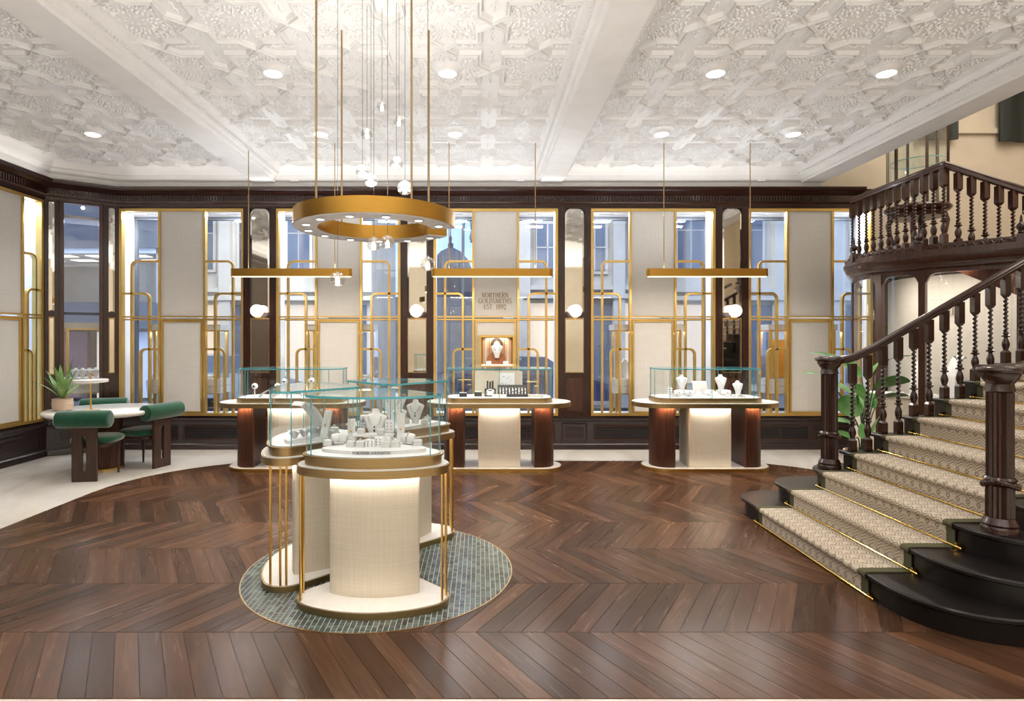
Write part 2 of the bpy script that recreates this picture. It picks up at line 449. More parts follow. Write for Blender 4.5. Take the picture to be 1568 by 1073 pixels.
for row in range(8):
    y0 = 2.781 + RD * row; y1 = y0 + RD
    s = -1 if row % 2 == 0 else 1             # lean: top end at x, bottom end at x - s*SH
    k0 = int((-4.9 + .693) / PW) - 4; k1 = int((5.0 + .693) / PW) + 5
    for k in range(k0, k1):
        xt = -.693 + k * PW + (SH * .5 if False else 0)
        ax = xt if row % 2 == 0 else xt + 0.0
        if row % 2 == 0: top = xt; bot = xt + SH
        else: top = xt + SH; bot = xt
        if row % 2 == 1: top, bot = xt + SH, xt + 0.0
        g = gap
        quad = [(bot + g, y0 + g), (bot + PW - g, y0 + g), (top + PW - g, y1 - g), (top + g, y1 - g)]
        q = clip(quad, REG)
        if len(q) < 3: continue
        cx = sum(p[0] for p in q) / len(q); cy = sum(p[1] for p in q) / len(q)
        if all(math.hypot(p[0] - MC[0], p[1] - MC[1]) < MR - .02 for p in q): continue
        if all(p[0] > 2.8 and 3.5 < p[1] < 5.9 for p in q): continue      # under the staircase
        dv = Vector((top - bot, y1 - y0)).normalized(); pv = Vector((-dv.y, dv.x))
        vis = abs((735 - 0) / F) * cy > -cx - .1 and cx < cy * .94
        mb = MB(); zt = .0045 + rnd.uniform(-.0004, .0004)
        base = Vector((bot, y0))
        if vis and nparts < 300 and row < 7:
            mb.prism([(p[0] - cx, p[1] - cy) for p in q], .0002, zt)
            uv = [((Vector(v[:2]) + Vector((cx, cy)) - base).dot(dv) + 2, (Vector(v[:2]) + Vector((cx, cy)) - base).dot(pv)) for v in mb.v]
            mb.build('plank', m_plank, fl, smooth=0, loc=(cx, cy, 0), uv=uv); nparts += 1
        else:
            b = len(extra.v); extra.prism(q, .0002, zt)
            off = 10.0 * rnd.randint(1, 900)
            extra_uv += [((Vector(v[:2]) - base).dot(dv) + off + 2, (Vector(v[:2]) - base).dot(pv)) for v in extra.v[b:]]
stuff(extra.build('far_planks', m_plank, fl, smooth=0, uv=extra_uv))

inl = MB().prism(arc(MC[0], MC[1], MR, 0, 2 * PI - 2 * PI / 96, 95), .0003, .0058).build('mosaic_bed', m_grout, fl)
ring = MB(); ring.sweep([(MC[0] + MR * math.cos(2 * PI * i / 96), MC[1] + MR * math.sin(2 * PI * i / 96)) for i in range(96)],
           [(-.004, .0003), (.004, .0003), (.004, .0072), (-.004, .0072)], closed=True)
ring.build('mosaic_trim', m_brass_d, inl)
tl = MB(); TS = .0345; cpoly = arc(MC[0], MC[1], MR - .005, 0, 2 * PI - 2 * PI / 64, 63)
nn = int(MR / TS) + 2
for i in range(-nn, nn):
    for j in range(-nn, nn):
        x, y = MC[0] + i * TS, MC[1] + j * TS
        q = [(x + .0022, y + .0022), (x + TS - .0022, y + .0022), (x + TS - .0022, y + TS - .0022), (x + .0022, y + TS - .0022)]
        dd = max(math.hypot(p[0] - MC[0], p[1] - MC[1]) for p in q)
        if dd > MR - .006: q = clip(q, cpoly)
        if len(q) >= 3: tl.prism(q, .0055, .0078)
stuff(tl.build('mosaic_tiles', m_mosaic, inl, smooth=0))

# ------------------------------------------------------------------ shell
WP = [(XL, YR), (XL, 8.72), (-5.7, YB), (XR, YB)]          # inside line of left, corner and back walls (room is to the RIGHT of travel)
def wallsw(prof, name, mat, parent=None, path=WP, smooth=35):
    return MB().sweep(path, [(-o, z) for o, z in prof]).build(name, mat, parent, smooth)
# back wall: everything between and around the windows
BAYS = [(280, 1), (519, 2), (759, 3), (999, 4), (1239, 5)]
def bx(px): return (px - 735) / 96.5
BW = 1.965
wb = MB()
xs = [bx(p) for p, _ in BAYS]
edges = [-5.7] + sum([[x - BW / 2, x + BW / 2] for x in xs], []) + [XR]
for i in range(0, len(edges), 2):
    wb.box2((edges[i], YB - .02, 0), (edges[i + 1], YB + .28, 4.5))            # piers
for x in xs:
    wb.box2((x - BW / 2, YB - .02, 0), (x + BW / 2, YB + .28, .525)); wb.box2((x - BW / 2, YB - .02, 3.80), (x + BW / 2, YB + .28, 4.5))
wback = struct(wb.build('wall_back', m_mahog, smooth=0), 'dark mahogany window wall with brass framed bays at the back', 'wall')
wl = MB()
LY0, LY1 = 6.35, 8.65                                     # left window opening
wl.box2((XL - .3, YR, 0), (XL, LY0, 4.5)); wl.box2((XL - .3, LY1, 0), (XL, 8.73, 4.5))
wl.box2((XL - .3, LY0, 0), (XL, LY1, .525)); wl.box2((XL - .3, LY0, 3.80), (XL, LY1, 4.5))
wleft = struct(wl.build('wall_left', m_mahog, smooth=0), 'dark mahogany wall on the left with tall brass window', 'wall')
# corner (splayed) wall with its opening
cd = Vector((.8, .55)).normalized(); cn = Vector((cd.y, -cd.x)); CP = Vector((XL, 8.72)); CL = math.hypot(.8, .55)
def cpt(t, o=0, z=0):                                     # point on the splay: t metres along, o metres into the room
    p = CP + cd * t + cn * o; return (p.x, p.y, z)
ca = math.atan2(cd.y, cd.x)
wc = MB()
T0, T1 = .195, .73
for t0, t1, z0, z1 in ((-.02, T0, 0, 4.5), (T1, CL + .02, 0, 4.5), (T0, T1, 0, .50), (T0, T1, 3.86, 4.5)):
    c = cpt((t0 + t1) / 2, -.14, (z0 + z1) / 2); wc.box(c, (t1 - t0, .28, z1 - z0), rz=ca)
wcorner = struct(wc.build('wall_corner', m_mahog, smooth=0), 'splayed mahogany corner between the left and back walls', 'wall')
# rear and right walls, upper stair hall
wr = MB().box2((XL - .3, YR - .2, 0), (XR + .2, YR, 6.9)).build('wall_rear', m_wall); struct(wr, 'plain cream wall behind the viewer', 'wall')
wrt = MB().box2((XR, YR - .2, 0), (XR + .2, YB + .3, 6.9)).build('wall_right', m_wall); struct(wrt, 'plain cream wall beyond the staircase', 'wall')
wu = MB().box2((5.0, YB - .02, 4.5), (XR, YB + .28, 6.9)); wu.box2((6.2, YB - .06, 2.85), (XR, YB - .021, 4.5)); wu.box2((5.35, YB - .06, 4.106), (6.2, YB - .021, 4.5))
wup = struct(wu.build('wall_upper', m_wall), 'warm cream upper wall behind the landing balustrade', 'wall')
MB().box2((5.4, YB - .075, 4.98), (XR, YB - .02, 5.06)).build('picture_rail', m_wall, wup)

# ceiling with pressed plaster relief
ce = MB().box2((XL - .3, YR - .2, CZ), (5.36, YB + .3, CZ + .15))
ceil = struct(ce.build('ceiling', m_plaster, smooth=0), 'white strapwork plaster ceiling with stars and floral relief', 'ceiling')
MB().box2((5.04, YR - .2, CZ + .15), (5.36, YB + .3, 6.9)).build('wall_void', m_wall, ceil)
hall = MB().box2((5.04, YR - .2, 6.9), (XR + .3, YB + .3, 7.0)).build('ceiling_hall', m_beam); struct(hall, 'plain white ceiling high over the stair hall', 'ceiling')
P = .862
def cross_pts(w, s, p):
    q = [(w, w), (w, s), (0, p / 2), (-w, s), (-w, w), (-s, w), (-p / 2, 0), (-s, -w), (-w, -w), (-w, -s), (0, -p / 2), (w, -s), (w, -w), (s, -w), (p / 2, 0), (s, w)]
    return q
prof = [(-.028, 0), (-.027, -.026), (-.021, -.030), (-.018, -.050), (-.010, -.052), (-.007, -.026), (.008, -.026), (.011, -.042), (.020, -.040), (.026, 0)]
strap = MB().sweep(cross_pts(.135 * P, .36 * P, P - .03), [(o, z) for o, z in prof], closed=True)
# leaves in the four arms
def leaf(mb, x, y, a, L, W, hgt):
    c, s_ = math.cos(a), math.sin(a)
    def T(u, v, z): return (x + u * c - v * s_, y + u * s_ + v * c, z)
    mb.add([T(0, 0, 0), T(L * .45, W / 2, -hgt * .25), T(L, 0, 0), T(L * .45, -W / 2, -hgt * .25), T(L * .5, 0, -hgt)], [(0, 1, 4), (1, 2, 4), (2, 3, 4), (3, 0, 4)])
for q in range(4):
    a = q * PI / 2
    for r_, off, L in ((.08, 0, .07), (.15, .45, .06), (.15, -.45, .06), (.20, 0, .07), (.24, .5, .05), (.24, -.5, .05), (.275, 0, .06)):
        leaf(strap, r_ * math.cos(a), r_ * math.sin(a), a + off, L, .026, .018)
me_strap = strap.mesh('strapwork_cross', m_plaster, 30)
star = MB(); rr_ = random.Random(3)
for q in range(4):
    for sgn in (1, -1):
        base = q * PI / 2
        for k in range(26):
            u = ((k * .618) % 1); r_ = .09 + .30 * ((k + .5) / 26) ** .8; an = .06 + .70 * u
            a = base + sgn * an
            x, y = r_ * math.cos(a), r_ * math.sin(a)
            if max(abs(x), abs(y)) > .305: continue
            leaf(star, x, y, a + sgn * (.5 * math.sin(k * 2.1)) + sgn * .3, .050 + .02 * math.sin(k * 1.3), .030, .024)
    x, y = .30 * math.cos(q * PI / 2 + PI / 4), .30 * math.sin(q * PI / 2 + PI / 4)
    star.lathe([(.030, 0), (.028, -.012), (.014, -.02), (.012, -.012), (.004, -.022)], 8, (x, y, 0))
for i in range(8): leaf(star, .04 * math.cos(i * PI / 4), .04 * math.sin(i * PI / 4), i * PI / 4, .06, .034, .014)
me_star = star.mesh('floral_relief', m_plaster, 30)
LIT = [(-2.047, 5.78), (-.32, 5.78), (2.33, 5.78), (4.02, 5.78), (-4.97, 7.50), (-2.047, 7.50), (-.32, 7.50), (2.33, 7.50), (4.02, 7.50), (-4.97, 5.78)]
bays_x = [[-4.97 + P * i for i in (-1, 0, 1)], [-2.047 + P * i for i in range(-1, 4)], [2.33 + P * i for i in (-1, 0, 1, 2, 3)]]
lim = [(-6.3, -3.5), (-3.25, .98), (1.25, 5.1)]
ys = [5.78 + P * j for j in range(-3, 4)]
for bxs, (l0, l1) in zip(bays_x, lim):
    for x in bxs:
        for y in ys:
            if l0 - .05 < x < l1 + .05 and y < 9.1:
                stuff(link('floral_relief', me_star, ceil, (x, y, CZ), 0))
    for x in [bxs[0] - P / 2] + [b + P / 2 for b in bxs]:
        for y in [ys[0] - P / 2] + [b + P / 2 for b in ys]:
            if l0 - .1 < x < l1 + .1 and y < 9.0: link('strapwork_cross', me_strap, ceil, (x, y, CZ))
# beams
BP = [(.163, CZ - .24), (.170, CZ - .205), (.195, CZ - .20), (.205, CZ - .15), (.235, CZ - .14), (.245, CZ - .10), (.265, CZ - .085), (.29, CZ - .04), (.315, CZ - .03), (.325, CZ + .02)]
for i, bxx in enumerate((-3.375, 1.115, 5.2)):
    mb = MB(); pts = [(x, z) for x, z in BP] + [(-x, z) for x, z in reversed(BP)]
    mb.stack([[(bxx + x, y, z) for x, z in pts] for y in (YR, 9.16)])
    if i == 2:      # the stair-hall side of the last beam rises as a plain face
        pass
    bo = struct(mb.build('trim_%d' % (i + 1), m_beam), ['white moulded ceiling beam on the left', 'white moulded ceiling beam in the middle', 'white moulded ceiling beam beside the stair hall'][i], 'beam')
    eg = MB()
    for s in (-1, 1):
        y = 3.2
        while y < 9.1:
            eg.box((bxx + s * .252, y, CZ - .112), (.02, .03, .022)); y += .05
    stuff(eg.build('egg_moulding', m_beam, bo))
# wooden entablature and white cornice
WPX = WP[:-1] + [(6.0, YB)]
ent = wallsw([(-.02, 3.83), (.03, 3.83), (.035, 3.87), (.055, 3.885), (.06, 3.90), (.06, 4.00), (.10, 4.02), (.13, 4.035), (.19, 4.05), (.21, 4.085), (.21, 4.105), (-.02, 4.105)], 'trim_4', m_mahogx, path=WPX)
struct(ent, 'dark mahogany entablature with fluted frieze above the windows', 'cornice')
fl_ = MB()
def along(path, o, step, fn):
    for a, b in zip(path[:-1], path[1:]):
        a = Vector(a); b = Vector(b); d = (b - a); L = d.length; d.normalize(); n = Vector((d.y, -d.x))
        k = int(L / step)
        for i in range(k):
            p = a + d * (i + .5) * L / k + n * o
            fn(p, math.atan2(d.y, d.x))
along(WPX, .066, .045, lambda p, a: fl_.box((p.x, p.y, 3.952), (.024, .016, .085), rz=a) if p.y > 4 and p.x < 5.5 else None)
stuff(fl_.build('frieze_flute', m_mahogx, ent))
cor = wallsw([(-.02, 4.10), (.10, 4.10), (.10, 4.20), (.12, 4.215), (.15, 4.225), (.16, 4.25), (.165, 4.275), (.19, 4.285), (.20, 4.31), (.215, 4.35), (.25, 4.39), (.30, 4.415), (.31, CZ + .01), (-.02, CZ + .01)], 'trim_5', m_beam, path=WP[:-1] + [(5.40, YB)])
struct(cor, 'white plaster cornice under the ceiling', 'cornice')
# wainscot and skirting
wain = wallsw([(-.02, 0), (.075, 0), (.075, .07), (.065, .09), (.05, .10), (.05, .43), (.06, .445), (.085, .46), (.095, .478), (.095, .50), (-.02, .50)], 'trim_6', m_plinth, path=WPX)
struct(wain, 'ebonised dado of panels and vent grilles below the windows', 'dado')
def panel(parent, c, w, h, a, vent):
    mb = MB(); t = .016
    m = Matrix.Rotation(a, 3, 'Z')
    def B(x, z, sx, sz, y=0, d=.014):
        p = m @ Vector((x, y, z)); mb.box((c[0] + p.x, c[1] + p.y, c[2] + p.z), (sx, d, sz), rz=a)
    B(0, h / 2, w, t); B(0, -h / 2, w, t); B(-w / 2, 0, t, h); B(w / 2, 0, t, h)
    if not vent: B(0, 0, w - .10, h - .09, .002, .006)
    o = mb.build('vent_frame' if vent else 'raised_panel', m_redwood if vent else m_plinth, parent, 0)
    if vent:
        g = MB(); mb = g
        B(0, 0, w - .03, h - .03, .006, .004)
        g.build('vent_recess', m_dark, o, 0)
        for s in (-1, 1):
            for k in range(5):
                mb = MB(); B(s * w * .245, -h * .36 + h * .72 * k / 4, w * .46, .008, -.001, .008); mb.build('vent_slat', m_plinth, o, 0)
        mb = MB(); B(0, 0, .014, h); mb.build('vent_bar', m_redwood, o, 0)
    return o
for x in xs:
    for s in (-1, 1): panel(wain, (x + s * .49, YB - .055, .265), .88, .21, 0, True)
for x in [(xs[i] + xs[i + 1]) / 2 for i in range(4)]: panel(wain, (x, YB - .055, .265), .38, .27, 0, False)
panel(wain, cpt(CL / 2, .055, .265), .70, .24, ca, False)
for y in (8.1, 6.95, 5.8): panel(wain, (XL + .055, y, .265), .95, .24, PI / 2, False)

# ------------------------------------------------------------------ windows
def window(n, origin, a, w, ph, label, splay=True, showlight=16):
    """origin: bottom centre on the wall face, room at local -y; ph: half width of the blind centre panel"""
    zt = 3.80 - .527
    e = bpy.data.objects.new('window_%d' % n, None); C.objects.link(e); e.location = origin; e.rotation_euler.z = a
    struct(e, label, 'window')
    hw = w / 2; fw = .04
    f = MB()
    f.box2((-hw, -.045, 0), (-hw + fw, .05, zt)); f.box2((hw - fw, -.045, 0), (hw, .05, zt))
    f.box2((-hw + fw, -.045, 0), (hw - fw, .05, fw)); f.box2((-hw + fw, -.045, zt - fw), (hw - fw, .05, zt))
    f.build('brass_frame', m_goldp, e, 0)
    zr = 2.07 - .527
    for s in (-1, 1):
        MB().box2((s * ph - .017, -.035, fw), (s * ph + .017, .045, zt - fw)).build('mullion', m_goldp, e, 0)
    for dz in (-.022, .022):
        MB().box2((-hw + fw, -.04, zr + dz - .011), (hw - fw, .03, zr + dz + .011)).build('middle_rail', m_goldp, e, 0)
    MB().box2((-ph + .018, -.012, zr + .035), (ph - .018, .03, zt - fw)).build('upper_blind_panel', m_cream, e, 0)
    lo = MB(); 
    for s in (-1, 1): lo.box2((s * (ph - .045) - .014, -.03, fw), (s * (ph - .045) + .014, .02, zr - .034))
    lo.box2((-ph + .06, -.03, fw), (ph - .06, .02, fw + .028)); lo.box2((-ph + .06, -.03, zr - .062), (ph - .06, .02, zr - .034))
    lp = MB().box2((-ph + .058, -.012, fw + .02), (ph - .058, .03, zr - .05)).build('lower_blind_panel', m_cream, e, 0)
    lo.build('panel_border', m_goldp, e, 0)
    pw = hw - fw - ph                                       # pane width
    for s in (-1, 1):
        def arch(x0, x1, z, zb, name='brass_arch'):          # from x0 at height z over to x1, rounded corner, down to zb
            r = .085 if abs(x1 - x0) > .1 else .05; sg = 1 if x1 > x0 else -1
            path = [(x0, 0, z)] + [(x1 - sg * r + sg * r * math.sin(t * PI / 2 / 6), 0, z - r + r * math.cos(t * PI / 2 / 6)) for t in range(7)] + [(x1, 0, zb)]
            mb = MB(); rings = []
            Pn = [Vector(p) for p in path]
            for i, p in enumerate(Pn):
                t = (Pn[min(i + 1, len(Pn) - 1)] - Pn[max(i - 1, 0)]).normalized(); q = Vector((-t.z, 0, t.x))
                hw_, hd = .016, .028
                rings.append([p + q * hw_ + Vector((0, -hd, 0)), p - q * hw_ + Vector((0, -hd, 0)), p - q * hw_ + Vector((0, hd, 0)), p + q * hw_ + Vector((0, hd, 0))])
            mb.stack(rings).build(name, m_goldp, e, 40)
        arch(s * (ph + .017), s * (ph + pw * .76), 2.97 - .527, fw)
        arch(s * (hw - fw), s * (ph + pw * .28), 2.46 - .527, fw)
        arch(s * (ph + .017), s * (ph + pw * .53), 1.58 - .527, fw)
    # display box behind: white reveals, glazed street side
    bw = hw + (.14 if splay else .0); D = .66
    rv = MB()
    rv.box2((-bw - .03, .28, 0), (-bw, D, zt)); rv.box2((bw, .28, 0), (bw + .03, D, zt))
    rv.box2((-bw, .052, -.03), (bw, D, -.001)); rv.box2((-bw, .052, zt), (bw, D, zt + .03))
    rv.box2((-hw - .001, .052, 0), (-hw + .03, .28, zt)); rv.box2((hw - .03, .052, 0), (hw + .001, .28, zt))
    for s in (-1, 1): rv.box2((s * hw, .28, 0), (s * (bw + .01), .30, zt))
    rv.build('white_reveal', m_white, e, 0)
    of = MB()
    of.box2((-bw, D - .06, zt - .055), (bw, D, zt)); of.box2((-bw, D - .06, 0), (bw, D, .05))
    for s in (-1, 1): of.box2((s * bw, D - .06, .05), (s * (bw - .045), D, zt - .055))
    of.box2((-bw + .045, D - .05, zr - .02), (bw - .045, D - .01, zr + .02))
    of.build('street_frame', m_slate, e, 0)
    MB().box2((-bw + .04, D - .036, .045), (bw - .04, D - .028, zt - .05)).build('window_pane', m_pane, e, 0)
    for s in (-1, 1):
        sl = MB().box2((s * (ph + pw * .5) - .12, .36, zt - .004), (s * (ph + pw * .5) + .12, .375, zt + .0005)).build('light_slot', m_dark, e, 0)
        area('window_lamp', (s * (ph + pw * .5), .36, zt - .02), .35, showlight, COOL, (0, 0, 0), size_y=.16, parent=e)
        area('window_sill_lamp', (s * (ph + pw * .62), .10, zt - .06), .3, showlight * .5, COOL, (R(25), 0, 0), size_y=.06, parent=e)
    return e
wlab = ['brass framed display window, first from the left on the back wall', 'brass framed display window, second from the left on the back wall',
        'brass framed display window with gold lettering and picture niche', 'brass framed display window, fourth from the left on the back wall', 'brass framed display window behind the stair newel at the right']
WIN = []
for (p, n), x in zip(BAYS, xs):
    WIN.append(window(n, (x, YB, .527), 0, BW, .355, wlab[n - 1]))
wl6 = window(6, (XL, (LY0 + LY1) / 2, .527), PI / 2, LY1 - LY0, .78, 'brass framed display window in the left wall', splay=False)
# corner window
e7 = bpy.data.objects.new('window_7', None); C.objects.link(e7); e7.location = cpt((T0 + T1) / 2, 0, 0); e7.rotation_euler.z = ca
struct(e7, 'narrow mahogany framed glass window in the splayed corner', 'window')
hw = (T1 - T0) / 2
f = MB()
for s in (-1, 1): f.box2((s * hw, -.03, .5), (s * (hw - .045), .08, 3.86))
f.box2((-hw + .045, -.03, 3.80), (hw - .045, .08, 3.86)); f.box2((-hw + .045, -.03, .5), (hw - .045, .08, .55)); 
f.build('wood_frame', m_redwood, e7, 0)
MB().box2((-hw + .045, .0, 2.11), (hw - .045, .06, 2.15)).build('transom', m_slate, e7, 0)
MB().box2((-hw + .045, .03, .55), (hw - .045, .036, 3.80)).build('window_pane', m_pane, e7, 0)
MB().box2((-hw - .4, .2, 3.62), (hw + .4, .75, 3.66)).build('white_soffit', m_white, e7, 0)
MB().box2((-hw - .3, .1, .50), (hw + .5, .95, .55)).build('window_ledge', m_white, e7, 0)
area('corner_window_lamp', (0, .45, 3.60), .3, 14, COOL, parent=e7)

# pilasters with their mirrors
def pilaster(parent, c, a, w, mw, n):
    m = Matrix.Rotation(a, 3, 'Z')
    o = bpy.data.objects.new('pilaster', None); C.objects.link(o); o.location = c; o.rotation_euler.z = a; o.parent = parent
    mb = MB()
    for s in (-1, 1): mb.box2((s * w / 2, -.03, .50), (s * (mw / 2 + .004), 0, 3.83))
    mb.box2((-mw / 2 - .004, -.03, 2.08), (mw / 2 + .004, 0, 2.16)); mb.box2((-mw / 2 - .004, -.03, .50), (mw / 2 + .004, 0, 1.20)); mb.box2((-mw / 2 - .004, -.03, 3.80), (mw / 2 + .004, 0, 3.83))
    mb.build('pilaster_frame', m_mahog, o, 0)
    z0, z1 = 2.16, 3.80
    r = mw * .36
    up = [(-mw / 2, z0), (mw / 2, z0)] + [(mw / 2 - r + r * math.cos(t * PI / 12), z1 - r + r * math.sin(t * PI / 12)) for t in range(7)] + [(-mw / 2 + r - r * math.sin(t * PI / 12), z1 - r + r * math.cos(t * PI / 12)) for t in range(7)]
    k = MB(); n_ = len(up)
    k.stack([[(x, y, z) for x, z in up] for y in (-.021, -.012)]).build('upper_mirror', m_mirror, o, 0)
    # bevel strip round the mirror
    cxm = sum(x for x, _ in up) / n_; czm = (z0 + z1) / 2
    bv = MB(); ins = [(x * (1 - .05 / mw * 1.0), czm + (z - czm) * (1 - .035 / (z1 - z0))) for x, z in up]
    for i in range(n_):
        j = (i + 1) % n_
        bv.add([(up[i][0], -.0215, up[i][1]), (up[j][0], -.0215, up[j][1]), (ins[j][0], -.025, ins[j][1]), (ins[i][0], -.025, ins[i][1])], [(0, 1, 2, 3)])
    bv.build('mirror_bevel', m_mirror, o, 0)
    MB().box2((-mw / 2 + .012, -.018, 1.22), (mw / 2 - .012, -.010, 2.05)).build('lower_mirror', m_mirror, o, 0)
    fr = MB()
    for s in (-1, 1): fr.box2((s * (mw / 2), -.024, 1.205), (s * (mw / 2 - .012), -.008, 2.075))
    fr.box2((-mw / 2 + .012, -.024, 1.205), (mw / 2 - .012, -.008, 1.22)); fr.box2((-mw / 2 + .012, -.024, 2.05), (mw / 2 - .012, -.008, 2.075)); fr.build('mirror_frame', m_brass_d, o, 0)
    if mw > .2:
        pn = MB().box2((-mw / 2 + .03, -.036, .60), (mw / 2 - .03, -.0301, 1.12)).build('pilaster_panel', m_redwood, o, 0)
    return o
PX = [(xs[i] + xs[i + 1]) / 2 for i in range(4)]
for i, x in enumerate(PX): pilaster(wback, (x, YB - .02, 0), 0, 2.487 - BW - .004, .30, i)
pilaster(wcorner, cpt(T0 / 2 - .01, .0, 0), ca, T0 - .03, .07, 9); pilaster(wcorner, cpt((T1 + CL) / 2, .0, 0), ca, CL - T1 - .03, .08, 9)
# ------------------------------------------------------------------ staircase
ST = thing('staircase', 'dark staircase with turned balusters rising to the right', 'staircase', (0, 0, 0))
SX, RI, TR = 2.63, .168, .2925
YC = 4.70
NS = 13
ends = {0: (1.37, 1.40), 1: (1.28, 1.36), 2: (1.13, 1.24)}          # far and near half lengths of the bull-nosed steps
def step_plan(i, o):
    x0 = SX + TR * i - o; x1 = SX + TR * (i + 1) + .45
    far, near = ends.get(i, (.94, .94))
    y1 = YC + far + o; y0 = YC - near - o
    if i in ends:
        r1, r0 = .34, .50
        return [(x1 + .25, y0)] + [(x1 + .25, y1)] + [(x0 + r1 - r1 * math.sin(t * PI / 16), y1 - r1 + r1 * math.cos(t * PI / 16)) for t in range(9)] + \
               [(x0 + r0 - r0 * math.cos(t * PI / 16), y0 + r0 - r0 * math.sin(t * PI / 16)) for t in range(9)]
    return [(x1 - .40, y0), (x1 - .40, y1), (x0, y1), (x0, y0)]
for i in range(NS):
    z1 = RI * (i + 1)
    MB().prism(step_plan(i, 0), max(0, z1 - RI - .0) if i < 3 else max(0, z1 - 2.6 * RI), z1 - .034).build('riser', m_black, ST, 30)
    pl = step_plan(i, .028); pl2 = step_plan(i, .020); n = len(pl)
    t = MB(); t.stack([[(x, y, z1 - .034) for x, y in pl2], [(x, y, z1 - .026) for x, y in pl], [(x, y, z1 - .009) for x, y in pl], [(x, y, z1) for x, y in pl2]])
    t.build('tread', m_black, ST, 30)
# closed strings and soffit below the flight
for y in (YC - .90, YC + .90):
    x0, x1 = SX + TR * 3, SX + TR * NS
    MB().stack([[(x0, y - .03, .0), (x0, y + .03, .0), (x0, y + .03, RI * 3 - .04), (x0, y - .03, RI * 3 - .04)], [(x1, y - .03, 0), (x1, y + .03, 0), (x1, y + .03, RI * (NS) - .06), (x1, y - .03, RI * NS - .06)]]).build('string', m_black, ST, 0)
ld = MB().box2((SX + TR * NS, YC - .96, RI * NS - .2), (XR, 5.66, RI * NS)); ld.build('half_landing', m_black, ST, 0)

# turned balusters with a barley twist (local origin at the foot, 0.83 m tall)
def baluster_mesh(name, Hh, mat):
    mb = MB(); w = .056
    def sq(z0, z1, w0, w1=None):
        w1 = w1 or w0
        mb.stack([[(sx * ww / 2, sy * ww / 2, z) for sx, sy in ((-1, -1), (1, -1), (1, 1), (-1, 1))] for z, ww in ((z0, w0), (z1, w1))])
    k = Hh / .83
    sq(0, .105 * k, w); sq(.105 * k, .125 * k, w, .03)
    mb.lathe([(.016, .12 * k), (.021, .135 * k), (.029, .165 * k), (.031, .185 * k), (.024, .215 * k), (.015, .235 * k), (.016, .245 * k), (.034, .255 * k), (.036, .262 * k), (.018, .272 * k), (.024, .285 * k), (.017, .297 * k)], 10)
    rings = []; z0, z1 = .295 * k, .63 * k; nr = 64; n = 9
    for i in range(nr + 1):
        t = i / nr; a = t * 2 * PI * 8.5
        rings.append([((.0155) * math.cos(2 * PI * j / n) + .0062 * math.cos(a), .0155 * math.sin(2 * PI * j / n) + .0062 * math.sin(a), z0 + (z1 - z0) * t) for j in range(n)])
    mb.stack(rings)
    sq(.625 * k, .65 * k, .03, w); sq(.65 * k, Hh, w)
    return mb.mesh(name, mat, 40)
me_bal = baluster_mesh('baluster', .845, m_redd if 'm_redd' in globals() else m_mahog)
YF, YN = 5.575, 3.80
def rail_z(x): return 1.986 + .5744 * (x - 4.26)              # top of the handrail
def put_bal(x, y):
    i = int((x - SX) / TR); base = RI * (i + 1)
    return base
for k in range(18):
    x = 3.552 + k * TR / 2
    for y in ((YF, YN) if k > 0 else (YF,)):
        i = int((x + .02 - SX) / TR); b = RI * (i + 1); top = max(rail_z(x), 1.575) - .07
        o = link('baluster', me_bal, ST, (x, y, b)); o.scale = (1, 1, (top - b) / .845)
RPROF = [(-.036, -.070), (-.020, -.075), (.020, -.075), (.036, -.070), (.042, -.045), (.034, -.035), (.040, -.020), (.030, -.004), (.012, 0), (-.012, 0), (-.030, -.004), (-.040, -.020), (-.034, -.035), (-.042, -.045)]
def rail(path, name, mat, parent, k=1.0):
    P_ = [Vector(p) for p in path]; rings = []
    for i, p in enumerate(P_):
        t = (P_[min(i + 1, len(P_) - 1)] - P_[max(i - 1, 0)]).normalized(); h = Vector((-t.y, t.x, 0)).normalized()
        rings.append([p + h * a * k + Vector((0, 0, b * k)) for a, b in RPROF])
    return MB().stack(rings).build(name, mat, parent, 40)
for y in (YF, YN):
    path = [(3.24, y, 1.580), (3.42, y, 1.580), (3.50, y, 1.590), (3.58, y, 1.615), (3.66, y, 1.652)] + [(x, y, rail_z(x)) for x in (3.75, 4.2, 4.8, 5.4, 6.0, 6.3)]
    rail(path, 'handrail', m_mahog, ST)
